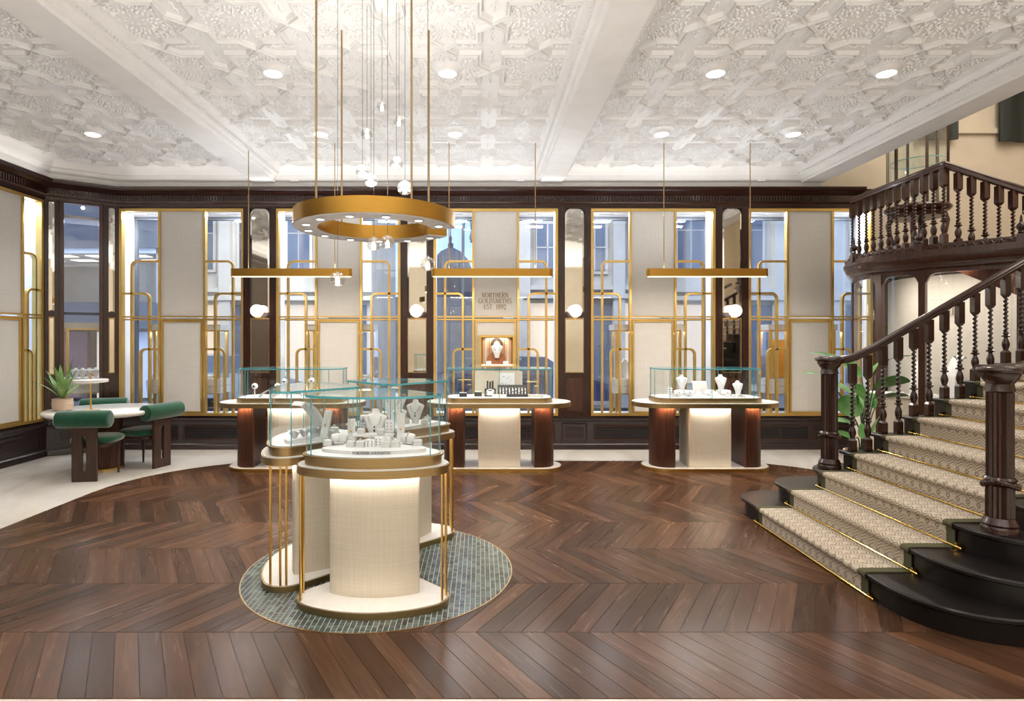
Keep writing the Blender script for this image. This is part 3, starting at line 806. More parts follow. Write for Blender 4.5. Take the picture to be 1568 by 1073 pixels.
# newel posts
nw = MB()
nw.lathe([(.098, 0), (.100, .03), (.092, .045), (.096, .06), (.084, .085), (.076, .10)], 24)
def flutes(z0, z1, r, n=16, nz=1):
    rr = []
    for z in (z0, z1): rr.append([((r + (.004 if j % 2 == 0 else -.006)) * math.cos(PI * j / n), (r + (.004 if j % 2 == 0 else -.006)) * math.sin(PI * j / n), z) for j in range(2 * n)])
    nw.stack(rr)
flutes(.10, .30, .070); nw.lathe([(.072, .30), (.086, .315), (.080, .33), (.088, .345), (.074, .36)], 24)
flutes(.36, .90, .067)
nw.lathe([(.068, .90), (.078, .91), (.074, .925), (.070, .955), (.080, .97), (.092, .985), (.098, 1.0), (.104, 1.01), (.102, 1.03)], 24)
me_nw = nw.mesh('newel_post', m_mahog, 40)
for y in (YF + .02, YN - .04):
    n_ = link('newel_post', me_nw, ST, (3.345, y, RI * 3))
    cp = MB().lathe([(.085, 1.02), (.118, 1.03), (.126, 1.045), (.122, 1.06), (.10, 1.073), (.03, 1.078)], 26).build('newel_cap', m_mahog, n_, 40)
    wr_ = MB(); wr_.tube([(.082 * math.cos(2 * PI * t / 28), .082 * math.sin(2 * PI * t / 28), .315 + .016 * math.sin(2 * PI * t / 28 * 2)) for t in range(28)], .017, 7, closed=True)
    for t in range(14): wr_.ball((.086 * math.cos(2 * PI * t / 14), .086 * math.sin(2 * PI * t / 14), .315 + .016 * math.sin(4 * PI * t / 14)), .019, 6, 5)
    wr_.build('carved_wreath', m_mahog, n_, 40)

# carpet runner with olive border, one strip down all the steps
RUN = thing('stair_runner', 'beige zigzag patterned stair carpet with olive border on the staircase', 'carpet')
cy0, cy1, bw_ = 3.945, 5.485, .068
prof_ = [(SX - .012, .004)]
for i in range(NS):
    x = SX + TR * i; z = RI * (i + 1)
    prof_ += [(x - .014, z - .042), (x - .038, z - .030), (x - .042, z - .010), (x - .034, z + .004), (x - .018, z + .009)]
    prof_ += [(x + TR - .022, z + .009), (x + TR - .014, z + .012)]
prof_ = prof_[:-2]
def strip(y0, y1, name, mat, th=0.0):
    mb = MB(); uv = []; s_ = 0; nrm = []
    rows = []
    for i, (x, z) in enumerate(prof_):
        if i: s_ += math.hypot(x - prof_[i - 1][0], z - prof_[i - 1][1])
        rows.append(s_)
    b = [( x - th * .7, y, z + th) for x, z in prof_ for y in (y0, y1)]
    uv = [(y, r_) for r_ in rows for y in (y0, y1)]
    mb.add(b, [(2 * i, 2 * i + 2, 2 * i + 3, 2 * i + 1)[::-1] for i in range(len(prof_) - 1)])
    return mb.build(name, mat, RUN, 60, uv=uv)
strip(cy0 + bw_, cy1 - bw_, 'carpet_field', m_carpet)
strip(cy0, cy0 + bw_, 'carpet_border', m_border); strip(cy1 - bw_, cy1, 'carpet_border', m_border)
for y in (cy0, cy1):                                    # thickness of the carpet at its edges
    sd = MB()
    for i in range(len(prof_) - 1):
        (x0, z0), (x1, z1) = prof_[i], prof_[i + 1]
        sd.add([(x0, y, z0), (x1, y, z1), (x1 + .008, y, z1 - .008), (x0 + .008, y, z0 - .008)], [(0, 1, 2, 3)])
    sd.build('carpet_edge', m_border, RUN, 0)
for i in range(NS):
    x = SX + TR * i - .022; z = RI * i + .018
    rd = MB().tube([(x, cy0 - .06, z), (x, cy1 + .06, z)], .0075, 8); o = rd.build('stair_rod', m_gold_rod, ST, 40)
    for y in (cy0 - .03, cy1 + .03):
        b = MB().box((x + .004, y, z + .004), (.022, .014, .052)); b.ball((x, y, z), .014, 8, 6)
        b.ball((x, y - math.copysign(.03, YC - y), z), .011, 8, 6); b.build('rod_bracket', m_gold_rod, o, 40)

# ------------------------------------------------------------------ glazed bow-fronted cabin, landing and its balustrade
KP = [(5.95, 9.2), (5.40, 8.42), (5.10, 7.96), (4.985, 7.64), (4.97, 7.36), (5.21, 6.92), (5.48, 6.55), (5.78, 6.23), (6.15, 5.99), (6.7, 5.86), (8.3, 5.84)]
def smooth(pts, k=5):
    out = []
    for i in range(len(pts) - 1):
        p0 = Vector(pts[max(i - 1, 0)]); p1 = Vector(pts[i]); p2 = Vector(pts[i + 1]); p3 = Vector(pts[min(i + 2, len(pts) - 1)])
        for j in range(k):
            t = j / k
            q = .5 * ((2 * p1) + (p2 - p0) * t + (2 * p0 - 5 * p1 + 4 * p2 - p3) * t * t + (3 * p1 - p0 - 3 * p2 + p3) * t ** 3)
            out.append((q.x, q.y))
    return out + [pts[-1]]
KS = smooth(KP)                                        # travels from the back wall towards the viewer; the outside is to the RIGHT
CAB = thing('glazed_cabin', 'bow fronted dark wood glazed cabin under the landing behind the stairs', 'display cabin')
def ksw(prof, name, mat, par=CAB, sm=35, path=KS): return MB().sweep(path, [(-o, z) for o, z in prof]).build(name, mat, par, sm)
ksw([(-.06, 2.54), (.02, 2.54), (.025, 2.56), (.05, 2.575), (.05, 2.60), (.075, 2.615), (.10, 2.655), (.105, 2.69), (.125, 2.705), (.125, 2.735), (-.06, 2.735)], 'cabin_cornice', m_redwood)
ksw([(-.03, .0), (.02, .0), (.02, .10), (.0, .11), (.0, 1.02), (.02, 1.03), (.02, 1.06), (-.03, 1.06)], 'cabin_base', m_pedes)
ksw([(-.006, 1.06), (.0, 1.06), (.0, 2.54), (-.006, 2.54)], 'cabin_glass', m_pane)
def kat(d):                                            # point at distance along the curve
    s_ = 0
    for a, b in zip(KS[:-1], KS[1:]):
        L = math.hypot(b[0] - a[0], b[1] - a[1])
        if s_ + L >= d:
            t = (d - s_) / L; return (a[0] + (b[0] - a[0]) * t, a[1] + (b[1] - a[1]) * t), math.atan2(b[1] - a[1], b[0] - a[0])
        s_ += L
    return KS[-1], 0
def kfind(ratio):                                      # the point of the front run whose sight line has this x/y ratio
    d = 2.2
    while d < 6:
        (x, y), a = kat(d)
        if x / y >= ratio: return d
        d += .01
    return d
kd = [.95, kfind(.6726), kfind(.757), kfind(.924), kfind(.924) + .9]
for d in kd:
    (x, y), a = kat(d)
    po = MB().box((x, y, 1.27), (.068, .07, 2.54), rz=a); po.build('cabin_post', m_redwood, CAB, 0)
# curved spandrels in the top corners of each light
for d0, d1 in zip(kd[:-1], kd[1:]):
    sp = MB(); r = .12; N = int((d1 - d0) / .05)
    prev = None
    top, bot = [], []
    for i in range(N + 1):
        d = d0 + .03 + (d1 - d0 - .06) * i / N; e = min(d - d0 - .03, d1 - .03 - d)
        drop = .03 + (r - math.sqrt(max(0, r * r - (r - e) ** 2)) if e < r else 0)
        (x, y), a = kat(d); top.append((x, y)); bot.append(2.54 - drop)
    for i in range(N):
        vs = []
        for (x, y), z in ((top[i], bot[i]), (top[i + 1], bot[i + 1])):
            (xx, yy) = (x, y); 
            vs += [(xx, yy, z), (xx, yy, 2.55)]
        a = math.atan2(top[i + 1][1] - top[i][1], top[i + 1][0] - top[i][0]); nx, ny = math.sin(a), -math.cos(a)
        f4 = [(v[0] + nx * .022, v[1] + ny * .022, v[2]) for v in vs]; b4 = [(v[0] - nx * .022, v[1] - ny * .022, v[2]) for v in vs]
        sp.add(f4 + b4, [(0, 2, 3, 1), (4, 5, 7, 6), (0, 4, 6, 2)])
    sp.build('arched_head', m_redwood, CAB, 30)
# inside: pale curtain wall, floor, shelf with bracelet stands
IN = [(6.35, 9.1), (5.95, 8.5), (5.75, 8.0), (5.85, 7.55), (6.2, 7.05), (6.6, 6.75), (7.2, 6.6), (8.3, 6.6)]
MB().sweep(smooth(IN), [(0, .02), (.03, .02), (.03, 2.56), (0, 2.56)]).build('cabin_curtain', m_cabin, CAB, 40)
ksw([(-.44, 1.0), (-.03, 1.0), (-.03, 1.045), (-.44, 1.045)], 'cabin_shelf', m_white, path=KS[10:45])
for (x, y) in ((5.25, 7.45), (5.62, 6.88), (6.25, 6.35)):
    area('cabin_lamp', (x, y, 2.60), .25, 8, WARM, parent=CAB)
def arch_stand(name, label, x, y, z, rz, hgt, w, loc_group, mat=None):
    o = MB(); rings = []
    for t in range(11):
        a = PI * .95 * t / 10
        px_ = .5 * w * (1 - math.cos(a)) ; pz = hgt * math.sin(a * .62)
        rings.append([(-.055, px_, pz), (.055, px_, pz), (.055, px_ + .02, pz - .016), (-.055, px_ + .02, pz - .016)])
    o.stack(rings); ob = o.build(name, mat or m_disp, None, 40); ob.location = (x, y, z + .018); ob.rotation_euler.z = rz
    return tag(ob, label, 'jewellery display', loc_group)
MB().prism(list(reversed([(x + .03, y) for x, y in KS[:46]] + [(8.3, 5.95), (8.3, 9.2)])), 2.69, 2.73).build('cabin_ceiling', m_white, CAB, 0)
sd_ = []
for i, (px, Y, hh, lab) in enumerate(((1400, 7.30, .44, 'tall arched white bracelet stand inside the cabin, nearer the plant'), (1452, 7.02, .47, 'tall arched white bracelet stand inside the cabin, behind the middle balusters'))):
    a = arch_stand('bracelet_stand', lab, WX(px, Y), Y, 1.045, R(-60), hh, .34, None)
    st = MB(); 
    for k in range(5): st.ball((.0, .16 + .02 * k, hh * (.99 - .03 * k * k / 4)), .009, 6, 4)
    st.build('jewel_studs', m_gem, a)
for i, (px, Y) in enumerate(((1372, 7.35), (1428, 7.05), (1442, 6.95))):
    pad = MB().prism(rrect(.16, .11, .03), 0, .035).build('bracelet_pad', m_disp, None); pad.location = (WX(px, Y), Y, 1.045)
    tag(pad, 'low white bracelet pad on the cabin shelf, %s' % ('left of the first arched stand', 'between the two arched stands', 'in front of the second arched stand')[i], 'jewellery display')
    MB().tube([(.05 * math.cos(t * PI / 6), .03 * math.sin(t * PI / 6), .038) for t in range(12)], .006, 6, closed=True).build('bracelet', m_steel, pad)
# lettering on the curtain is added with the signs

# landing floor, balustrade
LAND = thing('landing', 'upper landing with pierced wooden cresting above the glazed cabin', 'landing')
lp_ = [p for p in KS[:46]]
MB().prism(list(reversed([(x + .02, y) for x, y in lp_] + [(8.35, 5.9), (8.35, 9.2)])), 2.735, 2.85).build('landing_floor', m_redwood, LAND, 0)
cr = MB()
path = KS[4:48]
L = sum(math.hypot(b[0] - a[0], b[1] - a[1]) for a, b in zip(path[:-1], path[1:]))
crest = MB().sweep(path, [(-.085, 2.735), (-.105, 2.735), (-.105, 2.775), (-.085, 2.775)]).build('cresting_rail', m_redwood, LAND, 30)
d = 1.0
while d < 5.6:
    (x, y), a = kat(d); nx, ny = math.sin(a), -math.cos(a); x += nx * .10; y += ny * .10
    tx, ty = math.cos(a), math.sin(a)
    cr.tube([(x + tx * .030 * math.cos(t), y + ty * .030 * math.cos(t), 2.778 + .034 * math.sin(t)) for t in [PI * j / 6 for j in range(7)]], .008, 5)
    cr.ball((x, y, 2.79), .014, 6, 4)
    cr.ball((x + tx * .038, y + ty * .038, 2.815), .012, 6, 4)
    d += .076
stuff(cr.build('pierced_cresting', m_redwood, crest, 40))
for d in (kd[1] - .32, kd[2], kd[3]):
    (x, y), a = kat(d); nx, ny = math.sin(a), -math.cos(a); x += nx * .10; y += ny * .10
    fb = MB().box((x, y, 2.79), (.075, .06, .13), rz=a).build('finial_block', m_redwood, LAND, 0)
    MB().lathe([(.018, 2.855), (.030, 2.87), (.022, 2.885), (.040, 2.915), (.044, 2.935), (.030, 2.96), (.014, 2.975), (.011, 3.03), (.003, 3.06)], 12, (x, y, 0)).build('finial', m_mahog, fb, 40)
BAL = thing('landing_balustrade', 'reddish wooden balustrade round the upper landing with twisted balusters', 'balustrade')
me_b2 = baluster_mesh('landing_baluster', .90, m_redwood)
c0 = Vector((5.55, 8.70, 3.84)); c1 = Vector((5.49, 6.90, 3.84)); c2 = Vector((6.20, 6.52, 3.40)); c3 = Vector((7.6, 5.9, 2.5))
def bpt(a, b, t): return a + (b - a) * t
rail([tuple(c0), tuple(bpt(c0, c1, .5)), tuple(bpt(c0, c1, .97)), tuple(c1 + Vector((.015, -.01, 0))), tuple(bpt(c1, c2, .06)), tuple(bpt(c1, c2, .5)), tuple(c2), tuple(c3)], 'handrail', m_redwood, BAL, 1.15)
for k in range(12):
    p = bpt(c1, c0, .01 + k * .0905)
    o = link('landing_baluster', me_b2, BAL, (p.x, p.y, 2.86)); o.scale = (1.12, 1.12, .90 / .90)
for k in range(1, 9):
    p = bpt(c1, c2, k * .152)
    o = link('landing_baluster', me_b2, BAL, (p.x, p.y, p.z - .085 - .90)); o.scale = (1.12, 1.12, 1)
MB().stack([[(p.x - .03, p.y, p.z - 1.24), (p.x + .03, p.y, p.z - 1.24), (p.x + .03, p.y, p.z - .98), (p.x - .03, p.y, p.z - .98)] for p in (c1 + Vector((.03, .0, 0)), c2, c3)]).build('rail_string', m_redwood, BAL, 0)
for k in range(1, 5):
    p = bpt(c0, c1, .3)
# antique vitrine on the landing
vx, vy, vz = 6.02, 8.0, 2.85
VT = thing('antique_vitrine', 'round antique glass vitrine on cabriole legs standing on the landing', 'display cabinet', (vx - .04, vy, vz))
VT.scale = (.88, .88, 1)
MB().lathe([(.30, .60), (.40, .615), (.43, .64), (.44, .665), (.42, .69), (.40, .70)], 30).build('table_rim', m_redwood, VT)
MB().lathe([(.34, .54), (.37, .60)], 30).build('table_apron', m_redwood, VT)
for k in range(4):
    a = PI / 4 + k * PI / 2
    path = [(.33, .58), (.37, .48), (.35, .34), (.29, .18), (.27, .08), (.31, .02), (.34, .0)]
    MB().tube([(r_ * math.cos(a), r_ * math.sin(a), z) for r_, z in path], .034, 8, rf=lambda t: 1.35 - .85 * min(1, t * 1.3)).build('cabriole_leg', m_redwood, VT)
for k in range(6):
    a = k * PI / 3 + .2
    MB().box((.385 * math.cos(a), .385 * math.sin(a), 1.45), (.032, .032, 1.5), rz=a).build('vitrine_post', m_redwood, VT, 0)
MB().sweep(arc(0, 0, .385, 0, 2 * PI - .26, 23), [(-.003, .70), (.003, .70), (.003, 2.2), (-.003, 2.2)], closed=True).build('vitrine_glass', m_glass, VT)
MB().prism(arc(0, 0, .36, 0, 2 * PI - .22, 28), 1.30, 1.312, side=1, cap=0).build('glass_shelf', [m_glass, m_edge], VT)
MB().lathe([(.44, 2.2), (.46, 2.23), (.44, 2.26)], 30).build('vitrine_top', m_redwood, VT)
bd = MB().lathe([(.06, 0), (.05, .02), (.035, .10), (.06, .2), (.075, .24), (.03, .29), (.025, .34)], 14).build('display_form', m_disp, None)
bd.location = (vx - .1, vy - .05, vz + .702); tag(bd, 'pale bust form standing inside the antique vitrine on the landing', 'jewellery display')
cl = MB(); rings = []
for i in range(25):
    x = WX(1530, 9.15) + i * .07; rings.append([(x, 9.13 - .03 * math.sin(i * .9), 4.83), (x, 9.16 - .03 * math.sin(i * .9), 4.83), (x, 9.16 - .03 * math.sin(i * .9), 5.9), (x, 9.13 - .03 * math.sin(i * .9), 5.9)])
cl.stack(rings); tag(cl.build('hanging_cloth', m_curtain), 'blackish green cloth hanging high on the cream wall at the right', 'curtain')
cl = MB(); rings = []
for i in range(12):
    x = WX(1405, 9.15) + i * .056; rings.append([(x, 9.13 - .02 * math.sin(i * 1.2), 4.86), (x, 9.16 - .02 * math.sin(i * 1.2), 4.86), (x, 9.16 - .02 * math.sin(i * 1.2), 5.9), (x, 9.13 - .02 * math.sin(i * 1.2), 5.9)])
cl.stack(rings); tag(cl.build('hanging_cloth', m_curtain), 'narrower blackish cloth hanging behind the antique vitrine', 'curtain')

# ------------------------------------------------------------------ pendant lamps
CH = thing('ring_chandelier', 'large open brass ring chandelier on four rods over the middle cases', 'chandelier', (-.815, 4.57, 2.6))
ro, ri_, hh = .622, .437, .118
a0, a1 = R(6), R(348)
NA = 64
A = [a0 + (a1 - a0) * i / NA for i in range(NA + 1)]
g0 = R(-2); A = [R(30) + (R(356) - R(30)) * i / NA for i in range(NA + 1)]
mb = MB()
mb.stack([[(r_ * math.cos(a), r_ * math.sin(a), z) for r_, z in ((ri_, .004), (ri_, hh), (ro, hh), (ro, .004))] for a in A]).build('ring_band', m_chan, CH, 40)
ub = MB().stack([[(r_ * math.cos(a), r_ * math.sin(a), z) for r_, z in ((ri_ + .006, .0035), (ro - .006, .0035), (ro - .006, -.001), (ri_ + .006, -.001))] for a in A]).build('ring_underside', m_disp, CH, 40)
for k in range(12):
    a = R(42 + k * 27.3); rm = (ri_ + ro) / 2
    lens = MB().lathe([(.036, -.006), (.034, -.008), (.026, -.008), (.026, -.004)], 16, (rm * math.cos(a), rm * math.sin(a), 0)).build('spot_trim', m_white, CH)
    MB().lathe([(.025, -.0075), (.001, -.0076)], 14, (rm * math.cos(a), rm * math.sin(a), 0)).build('spot_lens', m_lamp, lens)
for k in range(4):
    a = R(40 + 85 * k); spot('ring_spot', (.535 * math.cos(a), .535 * math.sin(a), -.012), 10, WARM, 90, .7, .03, parent=CH)
for (dx, dy) in ((-.375, .46), (.375, .46), (-.345, -.43), (.33, -.43)):
    MB().tube([(dx, dy, hh), (dx, dy, CZ - 2.6)], .0078, 8).build('rod', m_brass_d, CH)
    MB().lathe([(.045, CZ - 2.6 - .03), (.045, CZ - 2.6 - .004), (.03, CZ - 2.6)], 14, (dx, dy, 0)).build('rod_canopy', m_plaster, CH)
area('ring_ceiling_fill', (0, 0, hh + .12), .9, 16, NEUT, (PI, 0, 0), parent=CH, shape='DISK')  # added upward fill brightening the ceiling over the ring

glx = [(585, 163, 4.75, .046), (611, 186, 4.75, .050), (562, 205, 4.7, .052), (607, 250, 4.6, .056), (555, 262, 4.55, .054), (568, 276, 4.5, .054), (620, 288, 4.35, .056), (572.5, 374, 4.30, .056), (593.5, 371, 4.42, .055), (655, 404, 4.42, .058), (517, 428, 4.30, .060)]
names = ['topmost', 'second highest', 'third highest', 'fourth highest, right of its neighbours', 'fifth highest, leftmost of a trio', 'sixth highest, between two others', 'lowest above the brass ring', 'left of a pair below the ring', 'right of a pair below the ring', 'alone below the ring\'s right end', 'lowest and leftmost of all']
for (px, py, Y, r_), nm in zip(glx, names):
    x, z = WX(px, Y), WZ(py, Y)
    G = thing('globe_pendant', 'clear glass globe pendant lamp on a thin cable, ' + nm, 'pendant lamp', (x, Y, z), 0, 'glass globe pendants through the ring chandelier')
    MB().ball((0, 0, 0), r_, 20, 12, (1, 1, .93)).build('glass_globe', m_crystal, G, 60)
    MB().ball((0, 0, 0), r_ * .86, 18, 10, (1, 1, .93)).build('inner_glass', m_crystal, G, 60)
    MB().lathe([(.001, -r_ * .78), (r_ * .26, -r_ * .72), (r_ * .28, -.1 * r_), (r_ * .2, 0), (.001, .002)], 12).build('bulb', m_bulb, G)
    MB().lathe([(r_ * .30, r_ * .0), (r_ * .30, r_ * .62), (r_ * .16, r_ * .95), (.004, r_ * 1.1)], 12).build('socket', m_crystal, G)
    MB().tube([(0, 0, r_), (0, 0, CZ - z)], .0018, 5).build('cable', m_wire, G)
IY = 7.93
IX = [-2.53, .255, 3.04]
for x, nm in zip((-2.555, .165, 3.08), ('left', 'middle', 'right')):
    LPD = thing('linear_pendant', 'long brass bar pendant lamp over the %s counter by the windows' % nm, 'pendant lamp', (x, IY, 2.585), 0, None)
    w_ = 1.645
    MB().prism(rrect(w_, .11, .054, 6), .006, .108).build('lamp_body', m_goldp if False else m_chan, LPD, 40)
    MB().prism(rrect(w_ - .03, .085, .04, 6), -.002, .0055).build('lamp_diffuser', m_soft, LPD, 40)
    for s in (-1, 1):
        MB().tube([(s * .585, 0, .108), (s * .585, 0, CZ - 2.585)], .0062, 8).build('rod', m_brass_d, LPD)
        MB().lathe([(.042, CZ - 2.585 - .028), (.042, CZ - 2.585 - .004), (.03, CZ - 2.585)], 14, (s * .585, 0, 0)).build('rod_canopy', m_plaster, LPD)
    area('bar_downlight', (0, 0, -.006), w_ - .1, 22, WARM, (0, 0, 0), size_y=.06, parent=LPD)
    area('bar_ceiling_fill', (0, 0, .125), w_ - .1, 15, COOL, (PI, 0, 0), size_y=.07, parent=LPD)  # added upward fill for the ceiling above each bar
# ceiling downlights
def row_name(x, y):
    return 'nearer' if y < 6 else 'farther'
colname = {-4.97: 'left of the left beam', -2.047: 'just right of the left beam', -.32: 'left of the middle beam', 2.33: 'right of the middle beam', 4.02: 'nearest the stair hall beam'}
for x, y in LIT:
    D = thing('ceiling_downlight', 'white domed ceiling downlight in the %s row, %s' % (row_name(x, y), colname[x]), 'ceiling light', (x, y, CZ))
    MB().lathe([(.165, -.004), (.160, -.014), (.135, -.022), (.118, -.034), (.112, -.050), (.102, -.062), (.090, -.068), (.086, -.066)], 28).build('plaster_boss', m_plaster, D)
    MB().lathe([(.085, -.067), (.065, -.078), (.035, -.085), (.001, -.087)], 24).build('diffuser', m_lamp, D)
    spot('dome_spot', (0, 0, -.10), 52, WARM, 115, .8, .08, parent=D)
for x in (-4.97, -2.047, -.32, 2.33, 4.02):           # same lights behind the viewer
    for y in (3.2, .6, -2.0):
        spot('room_spot', (x, y, CZ - .05), 42 if y < 3 else 28, WARM, 125, .8, .10)
sm = MB().lathe([(.075, CZ - .035), (.08, CZ - .01), (.08, CZ)], 20, (WX(578, 6.6), 6.6, 0)).build('smoke_detector', m_white)
tag(sm, 'small round white smoke detector on the ceiling above the globe lamps', 'smoke detector')
for px, nm in ((450, 'left'), (797, 'middle'), (1167, 'right')):
    b = MB().prism(rrect(.12, .05, .01, 2, WX(px, 9.11), 9.14), 4.20, 4.30).build('sensor_box', m_white)
    tag(b, 'small white sensor box on the white frieze, the %s one of three' % nm, 'sensor')
# upper hall and rear room light
area('hall_light', (6.9, 4.0, 6.8), 2.2, 190, WARM, size_y=8)
# sconces
for i, x in enumerate(PX):
    S = thing('wall_sconce', 'opal globe wall light at the foot of the %s pilaster mirror' % ('first', 'second', 'third', 'fourth')[i], 'wall light', (x, YB - .05, 2.115))
    MB().ball((-.0 if i < 2 else .0, -.11, .065), .098, 20, 12).build('opal_globe', m_globe, S, 60)
    MB().tube([(0, .0, -.03), (0, -.06, -.045), (0, -.11, -.04)], .010, 8).build('bracket', m_brass, S)
    MB().lathe([(.03, -.05), (.03, -.032)], 14, (0, -.11, 0)).build('globe_cup', m_brass, S)
    MB().box((0, -.008, -.02), (.05, .012, .09)).build('wall_plate', m_brass, S)
# ------------------------------------------------------------------ long counters by the windows
def glass_case(par, polyf, z0, z1, joints):
    """polyf(inset) -> plan polygon; walls 8 mm thick with a lid"""
    a, b = polyf(0), polyf(.008); n = len(a)
    w = MB()
    for i in range(n):
        j = (i + 1) % n
        w.add([(a[i][0], a[i][1], z0), (a[j][0], a[j][1], z0), (a[j][0], a[j][1], z1 - .012), (a[i][0], a[i][1], z1 - .012)], [(0, 1, 2, 3)])
    w.build('glass_wall', m_glass, par, 40)
    MB().prism(polyf(-.004), z1 - .015, z1, side=1, cap=0).build('glass_lid', [m_glass, m_edge], par, 40)
    for (x, y) in joints:
        MB().box((x, y, (z0 + z1 - .012) / 2), (.006, .006, z1 - z0 - .012)).build('glass_joint', m_edge, par, 0)
def pillar_plan(w, d, side, n=26):
    """flat on the inner side, half round outside, fluted"""
    pts = []
    for i in range(n + 1):
        a = -PI / 2 + PI * i / n
        pts.append((side * (w * .35 + w * .65 * math.cos(a)), d / 2 * math.sin(a)))
    front = [(side * w * .35 * k / 4, d / 2) for k in range(4, -1, -1)]
    back = [(side * w * .35 * k / 4, -d / 2) for k in range(0, 5)]
    poly = back[:-1] + pts + front[1:]
    out = []
    for i, p in enumerate(poly):
        a, b = Vector(p), Vector(poly[(i + 1) % len(poly)])
        L = (b - a).length
        if L < .004: continue
        nf = max(1, int(L / .018)) if i < len(poly) - 1 else 1
        d_ = (b - a).normalized(); nn = Vector((d_.y, -d_.x)) * side
        for k in range(nf):
            q0 = a + (b - a) * (k / nf); q1 = a + (b - a) * ((k + .5) / nf)
            if i == len(poly) - 1: out.append(tuple(q0)); continue
            out += [tuple(q0 - nn * .005), tuple(q0 + (q1 - q0) * .3 + nn * .001), tuple(q1 + (q1 - q0) * .4 + nn * .001)]
    if side < 0: out = out[::-1]
    return out
def counter(x, nm):
    K = thing('display_counter', 'long stone topped counter on fluted walnut pillars, the %s one by the windows' % nm, 'display counter', (x, IY, 0))
    stad = lambda w, d, i=0: rrect(w - 2 * i, d - 2 * i, d / 2 - i - .001, 9)
    b = MB(); b.prism(stad(1.70, .60), .0, .042); b.build('base_plate', m_brass, K, 40)
    MB().prism(stad(1.70, .60, .012), .042, .046).build('base_top', m_topw, K, 40)
    for s in (-1, 1):
        MB().prism([(p[0] + s * .46, p[1]) for p in pillar_plan(.28, .44, s)], .046, .842).build('fluted_pillar', m_walnut, K, 20)
    MB().prism(rrect(.56, .40, .02, 3, 0, -.02), .046, .842).build('fabric_pedestal', m_pedes, K, 40)
    MB().prism(stad(1.95, .72), .842, .897).build('counter_edge', m_brass_d, K, 40)
    MB().prism(stad(1.95, .72, .008), .897, .903).build('counter_top', m_topw, K, 40)
    cs = lambda i: rrect(1.40 - 2 * i, .54 - 2 * i, .16 - i, 6)
    MB().prism(cs(-.012), .903, .962).build('case_plinth', m_brass_d, K, 40)
    MB().prism(cs(.012), .962, .967).build('case_floor', m_disp, K, 40)
    glass_case(K, cs, .962, 1.352, [(-.55, -.27), (.55, -.27), (-.70, -.10), (.70, -.10), (0, -.27), (-.3, .27), (.3, .27), (-.68, .15), (.68, .15)])
    for s in (-1, 1):
        area('pillar_strip', (s * .60, -.24, .838), .24, 1.6, (1, .62, .36), (R(10), 0, 0), size_y=.02, parent=K)
        area('case_light', (s * .35, -.22, 1.335), .6, .75, COOL, (R(24), 0, 0), size_y=.02, parent=K)
    area('pedestal_strip', (0, -.255, .838), .54, 1.7, WARM, (R(10), 0, 0), size_y=.02, parent=K)
    area('base_strip', (0, -.29, .06), .9, .15, WARM, (R(160), 0, 0), size_y=.02, parent=K)
    return K
KC = [counter(x, n) for x, n in zip(IX, ('left', 'middle', 'right'))]

